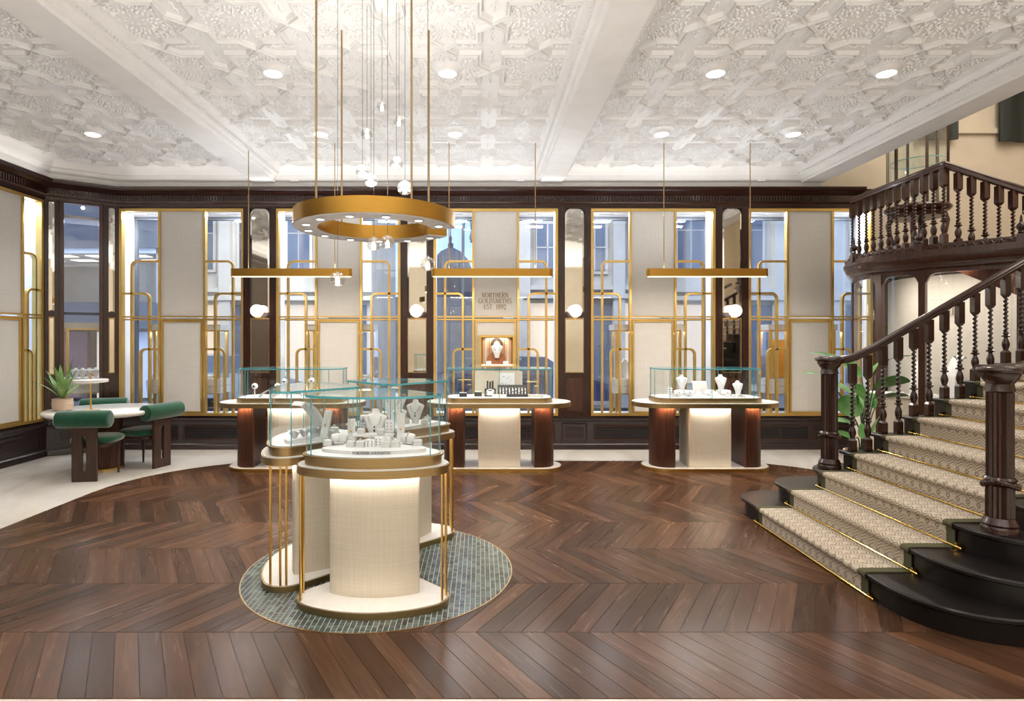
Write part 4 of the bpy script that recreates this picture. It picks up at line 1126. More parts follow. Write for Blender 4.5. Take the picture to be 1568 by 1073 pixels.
# ------------------------------------------------------------------ three wedge shaped cases on the mosaic
def sector(Rr, half, n=14, r=.17, sc=1.0):
    """core of a rounded sector pointing along -y, apex at origin"""
    s, c = math.sin(half), math.cos(half)
    k = r / math.sin(half)
    ap = (0, -k)
    pts = [ap]
    # where the inset sides meet the inset arc
    def hit(sg):
        lo, hi = 0, 2
        for _ in range(40):
            m_ = (lo + hi) / 2; x, y = ap[0] + sg * s * m_, ap[1] - c * m_
            if math.hypot(x, y) < Rr - r: lo = m_
            else: hi = m_
        return (ap[0] + sg * s * lo, ap[1] - c * lo)
    a, b = hit(-1), hit(1)
    an0 = math.atan2(a[1], a[0]); an1 = math.atan2(b[1], b[0])
    pts += arc(0, 0, Rr - r, an0, an1, n)
    return pts
def petal(ax, ay, rz, nm):
    K = thing('round_display_case', 'wedge shaped brass and glass jewellery case on the round mosaic, %s of three' % nm, 'display case', (ax, ay, .0075), rz)
    core = sector(.83, R(45)); r = .17
    pl = lambda i: outn(core, r - i, 6)
    MB().prism(pl(0), 0, .040).build('base_plate', m_brass_d, K, 40)
    MB().prism(pl(.012), .040, .044).build('base_top', m_topw, K, 40)
    wc_ = sector(.615, R(30), r=.02)
    MB().prism(outn(wc_, .02, 4), .044, .868).build('fabric_pedestal', m_pedes, K, 40)
    MB().prism(pl(0), .868, .918).build('counter_edge', m_brass_d, K, 40)
    MB().prism(pl(.008), .918, .923).build('counter_top', m_topw, K, 40)
    MB().prism(pl(.05), .923, .975).build('case_plinth', m_brass_d, K, 40)
    MB().prism(pl(.038), .975, .988).build('plinth_lip', m_brass_d, K, 40)
    MB().prism(pl(.06), .988, .993).build('case_floor', m_disp, K, 40)
    js = [(.36, -.675), (-.36, -.675), (.50, -.50), (-.50, -.50), (.25, -.30), (-.25, -.30), (0, -.13)]
    jj = []
    cp = pl(.055)
    for q in js: jj.append(min(cp, key=lambda p: (p[0] - q[0]) ** 2 + (p[1] - q[1]) ** 2))
    glass_case(K, lambda i: pl(.055 + i), .985, 1.375, jj)
    cr_ = pl(.02); 
    for q in ((-.53, -.575), (-.555, -.53), (-.50, -.66), (.53, -.575), (.555, -.53), (.50, -.66)):
        x, y = min(cr_, key=lambda p: (p[0] - q[0]) ** 2 + (p[1] - q[1]) ** 2)
        MB().tube([(x, y, .04), (x, y, .87)], .0085, 8).build('brass_rod', m_brass, K)
    for k in (-1, 0, 1):
        a = -PI / 2 + k * .42
        area('pedestal_strip', (.64 * math.cos(a), .64 * math.sin(a), .864), .24, .8, WARM, (R(10), 0, a + PI / 2), size_y=.025, parent=K)
    for k in (-1, 0, 1):
        a = -PI / 2 + k * .5
        area('case_light', (.70 * math.cos(a), .70 * math.sin(a), 1.36), .3, .30, COOL, (R(0), 0, a + PI / 2), size_y=.02, parent=K)
    area('base_strip', (0, -.72, .055), .5, .12, WARM, (R(170), 0, 0), size_y=.02, parent=K)
    return K
PA = (MC[0] + .05, MC[1] - .01)
PB = (MC[0] - .045, MC[1] + .05)
PD = (MC[0] + .03, MC[1] + .16)
petal(*PA, 0, 'the front one'); petal(*PB, -PI / 2, 'the left one'); petal(*PD, PI, 'the rear one')

# ------------------------------------------------------------------ jewellery displays
def loft(mb, secs, n=18, cx=0, cy=0):
    mb.stack([[(cx + a * math.cos(2 * PI * i / n), cy + yo + b * math.sin(2 * PI * i / n), z) for i in range(n)] for z, a, b, yo in secs])
    return mb
def bust_proto():
    mb = MB()
    loft(mb, [(0, .030, .030, 0), (.012, .032, .030, 0), (.05, .042, .026, -.004), (.095, .060, .026, -.002), (.130, .073, .026, .006), (.146, .077, .024, .010), (.154, .068, .023, .013), (.163, .045, .022, .016), (.172, .027, .021, .018), (.19, .023, .020, .020), (.196, .021, .018, .020)])
    return mb.mesh('bust_form', m_disp, 60)
me_bust = bust_proto()
def bust(label, x, y, z, s=1.0, rz=0, gem=True):
    t = thing('necklace_bust', label, 'jewellery bust', (x, y, z), rz)
    o = link('bust_form', me_bust, t); o.scale = (s, s, s)
    nk = MB(); pts = []
    for i in range(13):
        a = PI + PI * i / 12
        pts.append((.040 * math.cos(a) * s, (-.024 + .02 * (1 - math.sin(-a))) * s if False else (-.022 - .004 * math.sin(PI * i / 12)) * s, (.152 + .060 * math.sin(a)) * s))
    nk.tube(pts, .0022 * s, 5).build('necklace', m_steel, t)
    if gem:
        g = MB(); g.ball((0, -.030 * s, .085 * s), .006 * s, 8, 6); g.ball((0, -.031 * s, .062 * s), .008 * s, 8, 6, (.8, .8, 1.3)); g.build('drop_gem', m_gem, t)
    return t
def ringbox(label, x, y, z, s=1.0, rz=0, mat=None):
    t = thing('ring_box', label, 'ring box', (x, y, z), rz)
    MB().prism(rrect(.058 * s, .05 * s, .008 * s, 3), 0, .034 * s).build('box', mat or m_disp2, t, 40)
    MB().prism(rrect(.05 * s, .042 * s, .012 * s, 3), .034 * s, .040 * s).build('cushion', m_disp, t, 40)
    g = MB(); g.tube([(.011 * s * math.cos(a), 0, .044 * s + .011 * s * math.sin(a)) for a in [2 * PI * k / 12 for k in range(12)]], .002 * s, 5, closed=True); g.ball((0, 0, .058 * s), .005 * s, 6, 4); g.build('ring', m_steel, t)
    return t
def slab(label, x, y, z, w, h, tilt=.12, rz=0, dark=True, cat='pendant stand', name='pendant_stand'):
    t = thing(name, label, cat, (x, y, z), rz)
    mb = MB(); mb.stack([[(sx * w / 2, yy + zz * tilt, zz) for sx, yy in ((-1, -.008), (1, -.008), (1, .008), (-1, .008))] for zz in (0, h)]); mb.build('stand_face', m_disp, t, 0)
    if dark:
        g = MB(); g.tube([(-w * .3, -.010 + h * tilt, h), (0, -.011 + h * .5 * tilt, h * .5), (w * .3, -.010 + h * tilt, h)], .0012, 4); g.ball((0, -.014 + h * .46 * tilt, h * .46), .008, 8, 6, (1, .6, 1.3)); g.build('pendant', m_brass, t)
    else:
        g = MB()
        for r_ in range(3):
            for c_ in (-1, 1): g.ball((c_ * w * .24, -.011 + h * (.25 + .25 * r_) * tilt, h * (.25 + .25 * r_)), .004, 6, 4)
        g.build('earrings', m_gem, t)
    return t
def pillow(label, x, y, z, s=1.0, rz=0):
    t = thing('bracelet_pillow', label, 'bracelet pillow', (x, y, z + .0065), rz)
    mb = MB(); mb.stack([[(xx, s * .030 * k * math.cos(a), s * (.036 + .034 * k * math.sin(a))) for a in [2 * PI * i / 14 for i in range(14)]] for xx, k in ((-.052 * s, .55), (-.046 * s, .85), (-.02 * s, 1), (.02 * s, 1), (.046 * s, .85), (.052 * s, .55))]); mb.build('pillow', m_disp, t, 60)
    MB().prism(rrect(.075 * s, .045 * s, .01 * s, 3), 0, .014 * s).build('pillow_foot', m_disp2, t, 40)
    MB().tube([(.004 * s * math.sin(a), s * .034 * math.cos(a), s * (.036 + .038 * math.sin(a))) for a in [2 * PI * i / 16 for i in range(16)]], .004 * s, 6, closed=True).build('bracelet', m_steel, t)
    return t
Z0 = 1.0005
# front case
fp = MB(); fp.prism([(PA[0] + p[0], PA[1] + p[1]) for p in outn(sector(.70, R(36), r=.08), .05, 5)][:], Z0, Z0 + .022)
tag(fp.build('display_tray', m_disp), 'white sector shaped base tray with lettering in the front glass case', 'display base')
zf = Z0 + .0225
def at(px, Y): return WX(px, Y), Y
lab = ['far left', 'second from left', 'third from left', 'just right of centre', 'second from right', 'far right']
for px, Y, l in ((502, 3.97, lab[0]), (537.5, 3.93, lab[1]), (552, 3.92, lab[2]), (591, 3.92, lab[3]), (606, 3.93, lab[4]), (640, 3.97, lab[5])):
    ringbox('small ring box in the front row of the front glass case, ' + l, *at(px, Y), zf, .98)
slab('short white earring card in the front row of the front glass case', *at(566.5, 3.90), zf, .058, .052, .3, 0, False, 'earring stand', 'earring_stand')
slab('small white upright stand beside the earring card in the front case', *at(579, 3.92), zf, .052, .065, .25, 0, False, 'earring stand', 'earring_stand')
pillow('white bracelet pillow in the front case, left side', *at(519, 4.02), zf, 1.0, .35)
pillow('white bracelet pillow in the front case, right side', *at(625, 4.02), zf, 1.0, -.35)
rt = thing('display_riser', 'low white bridge riser in the middle of the front glass case', 'display riser', (*at(572, 4.10), zf))
MB().box((0, 0, .052), (.28, .08, .014)).build('riser_top', m_disp, rt, 0)
for s in (-1, 1): MB().box((s * .128, 0, .0225), (.012, .07, .045)).build('riser_leg', m_disp2, rt, 0)
zr_ = zf + .0595
ringbox('ring box standing on the white riser, left end', *at(553, 4.10), zr_, .9); ringbox('ring box standing on the white riser, right of the bust', *at(583.5, 4.07), zr_, .9)
bust('large white necklace bust at the centre of the front glass case', *at(574.5, 4.20), zf, 1.12)
slab('tall white pendant stand left of the bust in the front case', *at(538, 4.14), zf, .052, .155, .12, .1)
slab('tall white pendant stand right of the bust in the front case, the taller one', *at(613.5, 4.10), zf, .052, .20, .12, -.1)
slab('perforated white earring card right of the bust in the front case', *at(596, 4.16), zf + .06, .058, .085, .15, 0, False, 'earring stand', 'earring_stand')
# rear case
rb = MB(); rb.prism([(PD[0] - p[0], PD[1] - p[1]) for p in outn(sector(.70, R(38), r=.08), .05, 5)], Z0, Z0 + .02)
tag(rb.build('display_tray', m_disp), 'white base tray in the rear glass case', 'display base')
bust('white necklace bust whose neck shows above the front lid, rear case', *at(603, 5.16), zf, 1.5, 0, False)
bust('grey white necklace bust at the right of the rear glass case', *at(636, 5.05), zf, 1.0)
bust('small necklace bust behind the front bust in the rear case', *at(612, 4.88), zf, .8)
for px, Y, l in ((622, 5.02, 'left of the right bust'), (650, 4.98, 'right of the right bust'), (655, 5.12, 'at the far right')):
    ringbox('pale ring box in the rear glass case, ' + l, *at(px, Y), zf, 1.0)
pillow('white bracelet pillow in the rear case near its left side', *at(560, 5.0), zf, 1.0, .3)
# left case
lb = MB(); lb.prism([(PB[0] + p[1], PB[1] - p[0]) for p in outn(sector(.70, R(36), r=.08), .05, 5)], Z0, Z0 + .02)
tag(lb.build('display_tray', m_disp), 'white base tray in the left glass case', 'display base')
def shell(label, x, y, z, rz):
    t = thing('petal_display', label, 'jewellery display', (x, y, z), rz)
    for k in range(6):
        a = 2 * PI * k / 6; mb = MB(); rings = []
        for i in range(5):
            u = i / 4; r_ = .012 + .05 * u; zz = .012 + .055 * math.sin(u * 2.2); w = .028 * math.sin(PI * (.15 + .8 * u))
            c, s = math.cos(a), math.sin(a)
            rings.append([(r_ * c - o * s, r_ * s + o * c, zz + h) for o, h in ((-w, .004), (0, -.006), (w, .004), (0, .0))])
        mb.stack(rings).build('petal', m_disp, t, 50)
    MB().ball((0, 0, .02), .014, 8, 6).build('petal_centre', m_steel, t)
    return t
shell('white flower shaped display cluster in the left case, nearest the corner', *at(451, 4.20), zf, .2)
shell('white flower shaped display cluster in the left case, second one', *at(466, 4.26), zf, .9)
shell('white flower shaped display cluster in the left case, farthest from the corner', *at(479, 4.36), zf, 1.5)
arch_stand('bracelet_stand', 'tall arched white stand in the left case beside the flower clusters', *at(491, 4.42), zf, R(150), .25, .22, None, m_disp)
slab('tall sloping white stand in front of the arched stand, left case', *at(496, 4.30), zf, .06, .19, .35, -.3)
ringbox('ring box at the foot of the sloping stand in the left case', *at(505, 4.36), zf, 1.1)
ringbox('ring box near the inner tip of the left case', *at(512, 4.50), zf, 1.1)
# right counter
zc = .9675
for px, Y, s, l in ((1044, 8.06, 1.05, 'tall white necklace bust at the left of the right counter case'), (1104, 8.04, 1.08, 'tall white necklace bust right of centre in the right counter case'), (1130, 7.98, .95, 'shorter white necklace bust at the right end of the right counter case')):
    zz = zc + (.075 if s > 1 else .02)
    bust(l, *at(px, Y), zz, s, 0, False)
    bk = MB().prism(rrect(.12, .08, .01, 2, *at(px, Y)), zc, zz - .0005).build('display_block', m_disp2); tag(bk, 'grey white block carrying the ' + l.split(' white')[0] + ' bust ' + l.split('bust ')[1], 'display block')
t = thing('curved_stand', 'tall curved grey white panel standing in the right counter case', 'jewellery display', (*at(1071, 8.08), zc))
mb = MB(); mb.stack([[(x, y, z) for x in (-.10, .10) for y in ((yy, yy + .012) if x < 0 else (yy + .012, yy))] for z, yy in ((0, -.03), (.08, -.025), (.15, -.008), (.185, .012), (.19, .035))]); mb.build('panel_sheet', m_disp2, t, 50)
MB().box((0, .02, .01), (.16, .08, .018)).build('panel_foot', m_disp, t)
for px, Y, l in ((1039, 7.92, 'below the left bust'), (1055, 7.90, 'left of the curved panel'), (1087, 7.96, 'right of the curved panel'), (1112, 7.92, 'below the middle bust')):
    pillow('white bracelet roll in the right counter case, ' + l, *at(px, Y), zc, 1.15, 0)
def cone(label, px, Y, z):
    t = thing('ring_slope', label, 'ring display', (*at(px, Y), z))
    loft(MB(), [(0, .078, .045, 0), (.01, .078, .045, 0), (.04, .048, .03, .004), (.068, .018, .016, .008), (.074, .012, .010, .009)]).build('slope', m_disp, t, 50)
    g = MB()
    for k in range(4): g.ball((-.035 + .022 * k, -.028, .032 + .012 * (k % 2)), .006, 6, 4)
    g.build('rings', m_steel, t)
cone('white sloping ring display in the right case, left of the two', 1070, 7.80, zc); cone('white sloping ring display in the right case, right of the two', 1096, 7.80, zc)
for px, Y, l in ((1034, 7.76, 'front left corner'), (1118, 7.80, 'right of the sloping displays'), (1134, 7.76, 'front right corner')):
    o = MB().prism(rrect(.12, .07, .015, 3), 0, .022).build('display_pad', m_disp); o.location = (*at(px, Y), zc); tag(o, 'low white display pad in the right case, ' + l, 'display pad')
    MB().tube([(.04 * math.cos(t * PI / 6), .02 * math.sin(t * PI / 6), .026) for t in range(12)], .005, 6, closed=True).build('bangle', m_steel, o)
pz = thing('stacked_stand', 'tiered white ring stand at the left end of the right case', 'ring display', (*at(1026, 7.98), zc))
for k in range(4): MB().lathe([(.05 - .006 * k, .03 * k), (.052 - .006 * k, .03 * k + .01), (.02, .03 * k + .016), (.02, .03 * k + .03)], 14).build('tier', m_disp, pz)
# left counter: watch cushions on stems and ramps
def watch(label, px, Y, z, hgt):
    t = thing('watch_stand', label, 'watch stand', (*at(px, Y), z))
    MB().lathe([(.03, 0), (.03, .01), (.008, .016), (.007, hgt)], 14).build('stem', m_disp2, t)
    MB().ball((0, 0, hgt + .02), .036, 14, 9, (1, .7, .95)).build('cushion', m_disp, t, 60)
    MB().tube([(.038 * math.cos(a), .002, hgt + .02 + .036 * math.sin(a)) for a in [2 * PI * k / 16 for k in range(16)]], .006, 6, closed=True).build('strap', m_disp, t)
    MB().lathe([(.019, 0), (.020, .006), (.017, .009), (.002, .0092)], 16, (0, -.026, hgt + .02), rx=PI / 2).build('watch_face', m_steel, t)
for px, Y, h_, l in ((390, 7.86, .12, 'first from the left'), (425, 8.0, .11, 'second from the left'), (436, 8.05, .17, 'third from the left, taller'), (466, 8.0, .11, 'fourth from the left'), (477, 8.05, .18, 'fifth from the left, tallest'), (496, 7.98, .11, 'sixth, farthest right')):
    watch('white watch cushion on a stem in the left counter case, ' + l, px, Y, zc, h_)
for px, Y, w, l in ((409, 7.82, .2, 'left'), (451, 7.86, .22, 'middle'), (489, 7.86, .18, 'right')):
    t = thing('watch_ramp', 'curved white ramp in the left counter case, the %s one of three' % l, 'watch display', (*at(px, Y), zc))
    mb = MB(); mb.stack([[(w * (u - .5), -.05, z_), (w * (u - .5), .05, z_), (w * (u - .5), .05, z_ + .012), (w * (u - .5), -.05, z_ + .012)] for u, z_ in ((0, 0), (.2, .035), (.4, .065), (.6, .085), (.8, .092), (1, .088))]); mb.build('ramp', m_disp, t, 50)
    g = MB()
    for k in range(5): g.box((w * (-.36 + .16 * k), -.012, .030 + .055 * math.sin((.14 + .16 * k) * 1.9)), (.02, .05, .010))
    g.build('watch_row', m_steel, t)
    MB().box((w * .46, 0, .043), (.012, .08, .086)).build('ramp_prop', m_disp2, t)
# middle counter
X2 = IX[1]
bdp = thing('display_backdrop', 'cream backdrop panel inside the middle counter case', 'backdrop', (*at(763.5, 8.12), zc))
MB().box((0, 0, .165), (.66, .016, .33)).build('backdrop_panel', m_pedes, bdp, 0)
MB().box((0, -.05, .005), (.70, .10, .010)).build('backdrop_foot', m_pedes, bdp, 0)
prt = MB().box((0, 0, .10), (.205, .006, .20)).build('flower_print', m_white); prt.location = (*at(776.5, 8.06), zc + .105); tag(prt, 'small square white print with faint flowers before the cream backdrop', 'print')
g = MB()
rp = random.Random(5)
for k in range(26): g.box((rp.uniform(-.085, .06), -.0035, rp.uniform(.02, .16)), (rp.uniform(.006, .02), .001, rp.uniform(.006, .018)))
g.build('printed_flowers', m_disp2, prt, 0)
ws = thing('watch_stand', 'black watch stand with arched frame in the middle counter case', 'watch stand', (*at(750.5, 7.93), zc))
MB().box((0, 0, .05), (.15, .10, .10)).build('stand_block', m_dark, ws, 0)
MB().box((-.035, .02, .15), (.022, .03, .11)).build('strap_post', m_dark, ws, 0); MB().box((.035, .02, .15), (.022, .03, .11)).build('strap_post', m_dark, ws, 0); MB().box((0, .02, .15), (.022, .03, .09)).build('strap_post', m_dark, ws, 0)
MB().tube([(-.055, -.055, .02)] + [(.055 * math.cos(a), -.055, .05 + .045 * math.sin(a)) for a in [PI - PI * k / 8 for k in range(9)]] + [(.055, -.055, .02)], .008, 7).build('arched_frame', m_steel, ws)
MB().box((0, -.053, .045), (.085, .006, .06)).build('stand_card', m_white, ws, 0)
tr = thing('watch_tray', 'black tray of small silver watches in the middle counter case', 'watch tray', (*at(785, 7.90), zc))
mb = MB(); mb.stack([[(x, y, z) for x, y in ((-.20, y0), (.20, y0), (.20, y1), (-.20, y1))] for y0, y1, z in ((-.09, .07, 0), (-.09, .07, .03), (-.088, .07, .032))]); mb.build('tray_base', m_dark, tr, 0)
MB().box((0, .02, .085), (.40, .012, .16), tilt=-.7).build('tray_cushion', m_dark, tr, 0)
for k in range(9):
    w_ = MB(); xx = -.17 + .0425 * k
    w_.box((xx, -.005, .075), (.016, .006, .10), tilt=-.7); w_.ball((xx, -.016 + .004 * (k % 3), .075 + .012 * (k % 3 - 1)), .015, 8, 6); w_.build('watch', m_steel, tr)
for nm, px, Y, hh, l in (('left', 712, 7.95, .22, 'left'), ('right', 815, 7.98, .19, 'right')):
    t = thing('bar_stand', 'thin gold T shaped jewellery stand at the %s end of the middle case' % l, 'jewellery stand', (*at(px, Y), zc))
    MB().lathe([(.035, 0), (.035, .008), (.006, .012), (.005, hh)], 12).build('stand_stem', m_dark, t)
    MB().tube([(-.085, 0, hh), (.085, 0, hh)], .005, 6).build('stand_bar', m_brass, t)
    MB().tube([(.03, 0, hh * .7), (.08, 0, hh * .7)], .004, 6).build('lower_arm', m_brass, t)
db = MB().prism(rrect(.10, .07, .01, 2), 0, .055).build('small_box', m_dark); db.location = (*at(732, 7.92), zc); tag(db, 'small dark box left of the black watch stand, middle case', 'box')
MB().prism(rrect(.08, .05, .01, 2), .055, .068).build('box_cushion', m_disp, db)
db = MB().prism(rrect(.10, .06, .01, 2), 0, .05).build('small_box', m_dark); db.location = (*at(709, 7.84), zc); tag(db, 'small dark box with white rings at the left end, middle case', 'box')
for k in range(4): MB().lathe([(.010, .05), (.010, .06), (.004, .064)], 8, (-.036 + .024 * k, -.01, 0)).build('ring_peg', m_white, db)
yp = MB().prism(rrect(.20, .10, .02, 3), 0, .025).build('display_pad', m_pedes); yp.location = (*at(821, 7.86), zc); tag(yp, 'pale yellow display pad at the right end of the middle case', 'display pad')
wcd = MB().box((0, 0, .022), (.19, .006, .044), tilt=-.4).build('name_card', m_white); wcd.location = (*at(764.5, 7.70), zc + .004); tag(wcd, 'small white card at the front of the middle counter case', 'card')

# ------------------------------------------------------------------ seating corner: round table, three green chairs, lamp, plant
TX, TY = -5.06, 7.88
TB = thing('round_table', 'round white marble table on a fluted walnut drum', 'table', (TX, TY, 0))
MB().lathe([(.60, .735), (.665, .74), (.69, .755), (.70, .775), (.695, .795), (.685, .802), (.01, .802)], 48).build('table_top', m_tabletop, TB, 40)
n_ = 46
MB().prism([((.205 + (.004 if i % 2 else -.004)) * math.cos(2 * PI * i / (2 * n_)), (.205 + (.004 if i % 2 else -.004)) * math.sin(2 * PI * i / (2 * n_))) for i in range(2 * n_)], .03, .735).build('fluted_drum', m_walnut, TB, 10)
MB().lathe([(.225, 0), (.225, .025), (.21, .03)], 36).build('brass_foot', m_brass, TB, 40)
def chair(name_label, loc, rz):
    t = thing('dining_chair', name_label, 'chair', loc, rz, None)
    rings = []
    for z, k in ((.435, .80), (.445, .93), (.465, .99), (.485, 1.0), (.505, .96), (.522, .82), (.530, .60), (.533, .30)):
        rr = []
        for i in range(28):
            a = 2 * PI * i / 28; c, s = math.cos(a), math.sin(a); e = .62
            rr.append((.27 * k * math.copysign(abs(c) ** e, c), .02 + .255 * k * math.copysign(abs(s) ** e, s), z))
        rings.append(rr)
    MB().stack(rings).build('seat', m_velvet, t, 60)
    MB().prism(rrect(.40, .46, .08, 4, 0, .0), .395, .436).build('seat_frame', m_chairw, t, 40)
    for s in (-1, 1):
        MB().lathe([(.012, 0), (.020, .40)], 10, (s * .165, .19, 0)).build('leg', m_chairw, t)
        MB().box((s * .083, -.29, .34), (.118, .034, .68)).build('back_plank', m_chairw, t, 0)
    pl_ = MB(); pl_.box((0, -.29, .06), (.05, .03, .12)); pl_.box((0, -.29, .62), (.05, .03, .12)); pl_.build('plank_spacer', m_chairw, t, 0)
    rg = [[(x, -.305 + r_ * math.cos(2 * PI * i / 20), .765 + r_ * math.sin(2 * PI * i / 20)) for i in range(20)] for x, r_ in ((-.305, .07), (-.303, .090), (-.292, .104), (-.27, .108), (.27, .108), (.292, .104), (.303, .090), (.305, .07))]
    MB().stack(rg).build('backrest_roll', m_velvet, t, 40)
    return t
ch = chair('green velvet chair seen from behind, nearest the viewer at the marble table', (-4.865, 7.43, 0), .12)
dup(ch, (-4.62, 8.05, 0), 1.29, 'green velvet chair at the right of the marble table, facing left')
dup(ch, (-5.44, 8.32, 0), 3.45, 'green velvet chair behind the marble table, by the corner window')
ch['group'] = 'green chairs at the marble table'
LM = thing('table_lamp', 'slim brass table lamp with a flat disc shade on the marble table', 'table lamp', (WX(139, 7.62), 7.62, .802))
MB().lathe([(.10, 0), (.105, .006), (.10, .014), (.03, .018), (.012, .022)], 28).build('lamp_base', m_brass, LM)
MB().tube([(0, 0, .02), (0, 0, .50)], .011, 10).build('stem', m_brass, LM)
MB().lathe([(.01, .375), (.185, .375), (.20, .382), (.20, .41), (.185, .417), (.01, .417)], 36).build('lamp_shade', m_tabletop, LM, 40)
MB().lathe([(.06, .371), (.055, .3745), (.001, .3746)], 20).build('lamp_light', m_lamp, LM)
spot('table_lamp_spot', (0, 0, .365), 3.5, WARM, 140, .6, .05, parent=LM)
PT = thing('potted_plant', 'small leafy plant in a sandy round pot on the marble table', 'potted plant', (WX(96, 7.70), 7.70, .802))
MB().lathe([(.085, 0), (.105, .012), (.118, .05), (.122, .09), (.116, .135), (.118, .155), (.108, .16), (.10, .145)], 26).build('pot', m_pot, PT)
MB().lathe([(.10, .148), (.001, .15)], 18).build('soil', m_soil, PT)
def blade(mb, base, a, L, W, lean, curl=.5, n=7):
    """arching leaf with a folded midrib"""
    rings = []
    for i in range(n + 1):
        u = i / n; ang = lean + curl * u * u
        r_ = L * (u * math.sin(lean) + curl * .35 * u * u); z = L * (u * math.cos(lean) - curl * .32 * u * u)
        w = W * (math.sin(PI * min(1, (u * .93 + .07))) ** .8) * .5
        c, s = math.cos(a), math.sin(a)
        rings.append([(base[0] + r_ * c - o * s, base[1] + r_ * s + o * c, base[2] + z + h) for o, h in ((-w, .18 * w), (0, 0), (w, .18 * w), (0, -.003))])
    mb.stack(rings)
for k in range(15):
    a = k * 2.4; lean = .12 + .055 * k * .75
    mb = MB(); blade(mb, (.015 * math.cos(a), .015 * math.sin(a), .15), a, .52 - .013 * k + rnd.uniform(-.02, .02), .065, lean, .25 + .03 * k)
    mb.build('leaf', m_leaf2 if k % 3 else m_leaf, PT, 60)
MB().tube([(0, 0, .14), (0, 0, .24)], .016, 8).build('stem', m_stem, PT)
# tall plant behind the stairs
BPx, BPy = 4.42, 6.72
BP_ = thing('potted_palm', 'tall plant with broad green leaves in a woven pot behind the stairs', 'potted plant', (BPx, BPy, 0))
MB().lathe([(.19, 0), (.215, .03), (.232, .15), (.228, .30), (.205, .43), (.212, .46), (.195, .465), (.185, .43)], 30).build('pot', m_pot, BP_)
MB().lathe([(.188, .435), (.001, .44)], 20).build('soil', m_soil, BP_)
def paddle(px, py, Y, L, W, a, pitch, roll=0.0):
    """broad leaf whose middle stands at a given spot; a is its heading, pitch its rise"""
    c = Vector((WX(px, Y), Y, WZ(py, Y)))
    d = Vector((math.cos(a) * math.cos(pitch), math.sin(a) * math.cos(pitch), math.sin(pitch)))
    side = d.cross(Vector((0, 0, 1))).normalized(); upv = side.cross(d).normalized()
    sd = side * math.cos(roll) + upv * math.sin(roll); un = sd.cross(d).normalized()
    rings = []; n = 9
    for i in range(n + 1):
        u = i / n; w = W * .5 * (math.sin(PI * (u ** .85) * .97 + .02)) ** .75 + .003
        p = c + d * L * (u - .5) - un * (.16 * L * (u - .4) ** 2) 
        rings.append([p - sd * w - un * -.12 * w, p - sd * w * .5 - un * .0, p, p + sd * w * .5, p + sd * w - un * -.12 * w, p - un * .004])
    lf = MB().stack([[tuple(v - Vector((BPx, BPy, 0))) for v in r_] for r_ in rings]).build('leaf', m_leaf, BP_, 60)
    b = c - d * L * .5; s0 = Vector((BPx + rnd.uniform(-.05, .05), BPy + rnd.uniform(-.05, .05), .43))
    mid = (s0 + b) / 2 + Vector((0, 0, .12)) + (Vector((BPx, BPy, 0)) - Vector((b.x, b.y, 0))) * .22
    path = []
    for j in range(9):
        t = j / 8; path.append(tuple((1 - t) ** 2 * s0 + 2 * t * (1 - t) * mid + t * t * b - Vector((BPx, BPy, 0))))
    MB().tube(path, .009, 6, rf=lambda t: 1 - .4 * t).build('leaf_stalk', m_stem, BP_)
for L_ in ((1268, 543, 6.5, .36, .10, R(175), .22, .3), (1289, 592, 6.45, .32, .12, R(165), .55, .5), (1300, 622, 6.5, .30, .26, R(170), .1, 1.1), (1287, 643, 6.45, .26, .11, R(178), .12, .4),
           (1294, 665, 6.4, .22, .11, R(165), .35, .5), (1244, 571, 6.6, .20, .07, R(180), .15, .3), (1340, 562, 6.6, .40, .17, R(35), .55, .7), (1378, 546, 6.7, .28, .06, R(5), .18, .3),
           (1365, 585, 6.5, .44, .20, R(10), .10, .8), (1362, 606, 6.4, .42, .14, R(5), .10, .5), (1340, 650, 6.4, .26, .16, R(40), .75, 1.0), (1321, 660, 6.35, .20, .12, R(80), .9, 1.2),
           (1326, 612, 6.8, .30, .2, R(100), .5, .9), (1303, 560, 6.9, .34, .12, R(120), .8, .7), (1318, 600, 6.6, .28, .18, R(200), .5, 1.2)):
    paddle(*L_)

# ------------------------------------------------------------------ showcases standing in the window boxes
def showcase(x, y, rz, label, z=.53, amber=False, w=1.06, d=.36):
    t = thing('window_showcase', label, 'showcase', (x, y, z), rz)
    for sx in (-1, 1):
        for sy in (-1, 1): MB().box((sx * (w / 2 - .02), sy * (d / 2 - .02), .72), (.04, .04, 1.44)).build('brass_post', m_goldp, t, 0)
    MB().box((0, 0, .51), (w + .05, d + .03, .115)).build('upper_drawer', m_topw, t, 0); MB().box((0, 0, .39), (w + .05, d + .03, .115)).build('lower_drawer', m_topw, t, 0)
    MB().box((0, 0, .325), (w, d, .012)).build('shelf_rail', m_goldp, t, 0)
    MB().box((0, 0, 1.40), (w + .05, d + .03, .09)).build('top_panel', m_topw, t, 0)
    for sy in (-1, 1): MB().box((0, sy * (d / 2 - .02), 1.345), (w - .08, .02, .02)).build('top_rail', m_goldp, t, 0)
    for s in (-1, 1): area('showcase_fill', (s * (w / 2 - .2), 0, 1.33), .3, 2.2, NEUT, (0, 0, 0), size_y=.2, parent=t)  # added fill under the top panel, brightens the drawers
    for s in (-1, 1): MB().box((s * (w / 2 + .02), 0, .96), (.006, d - .02, .78)).build('side_glass', m_glass, t, 0)
    return t
nm = {1: 'first', 2: 'second', 4: 'fourth', 5: 'fifth'}
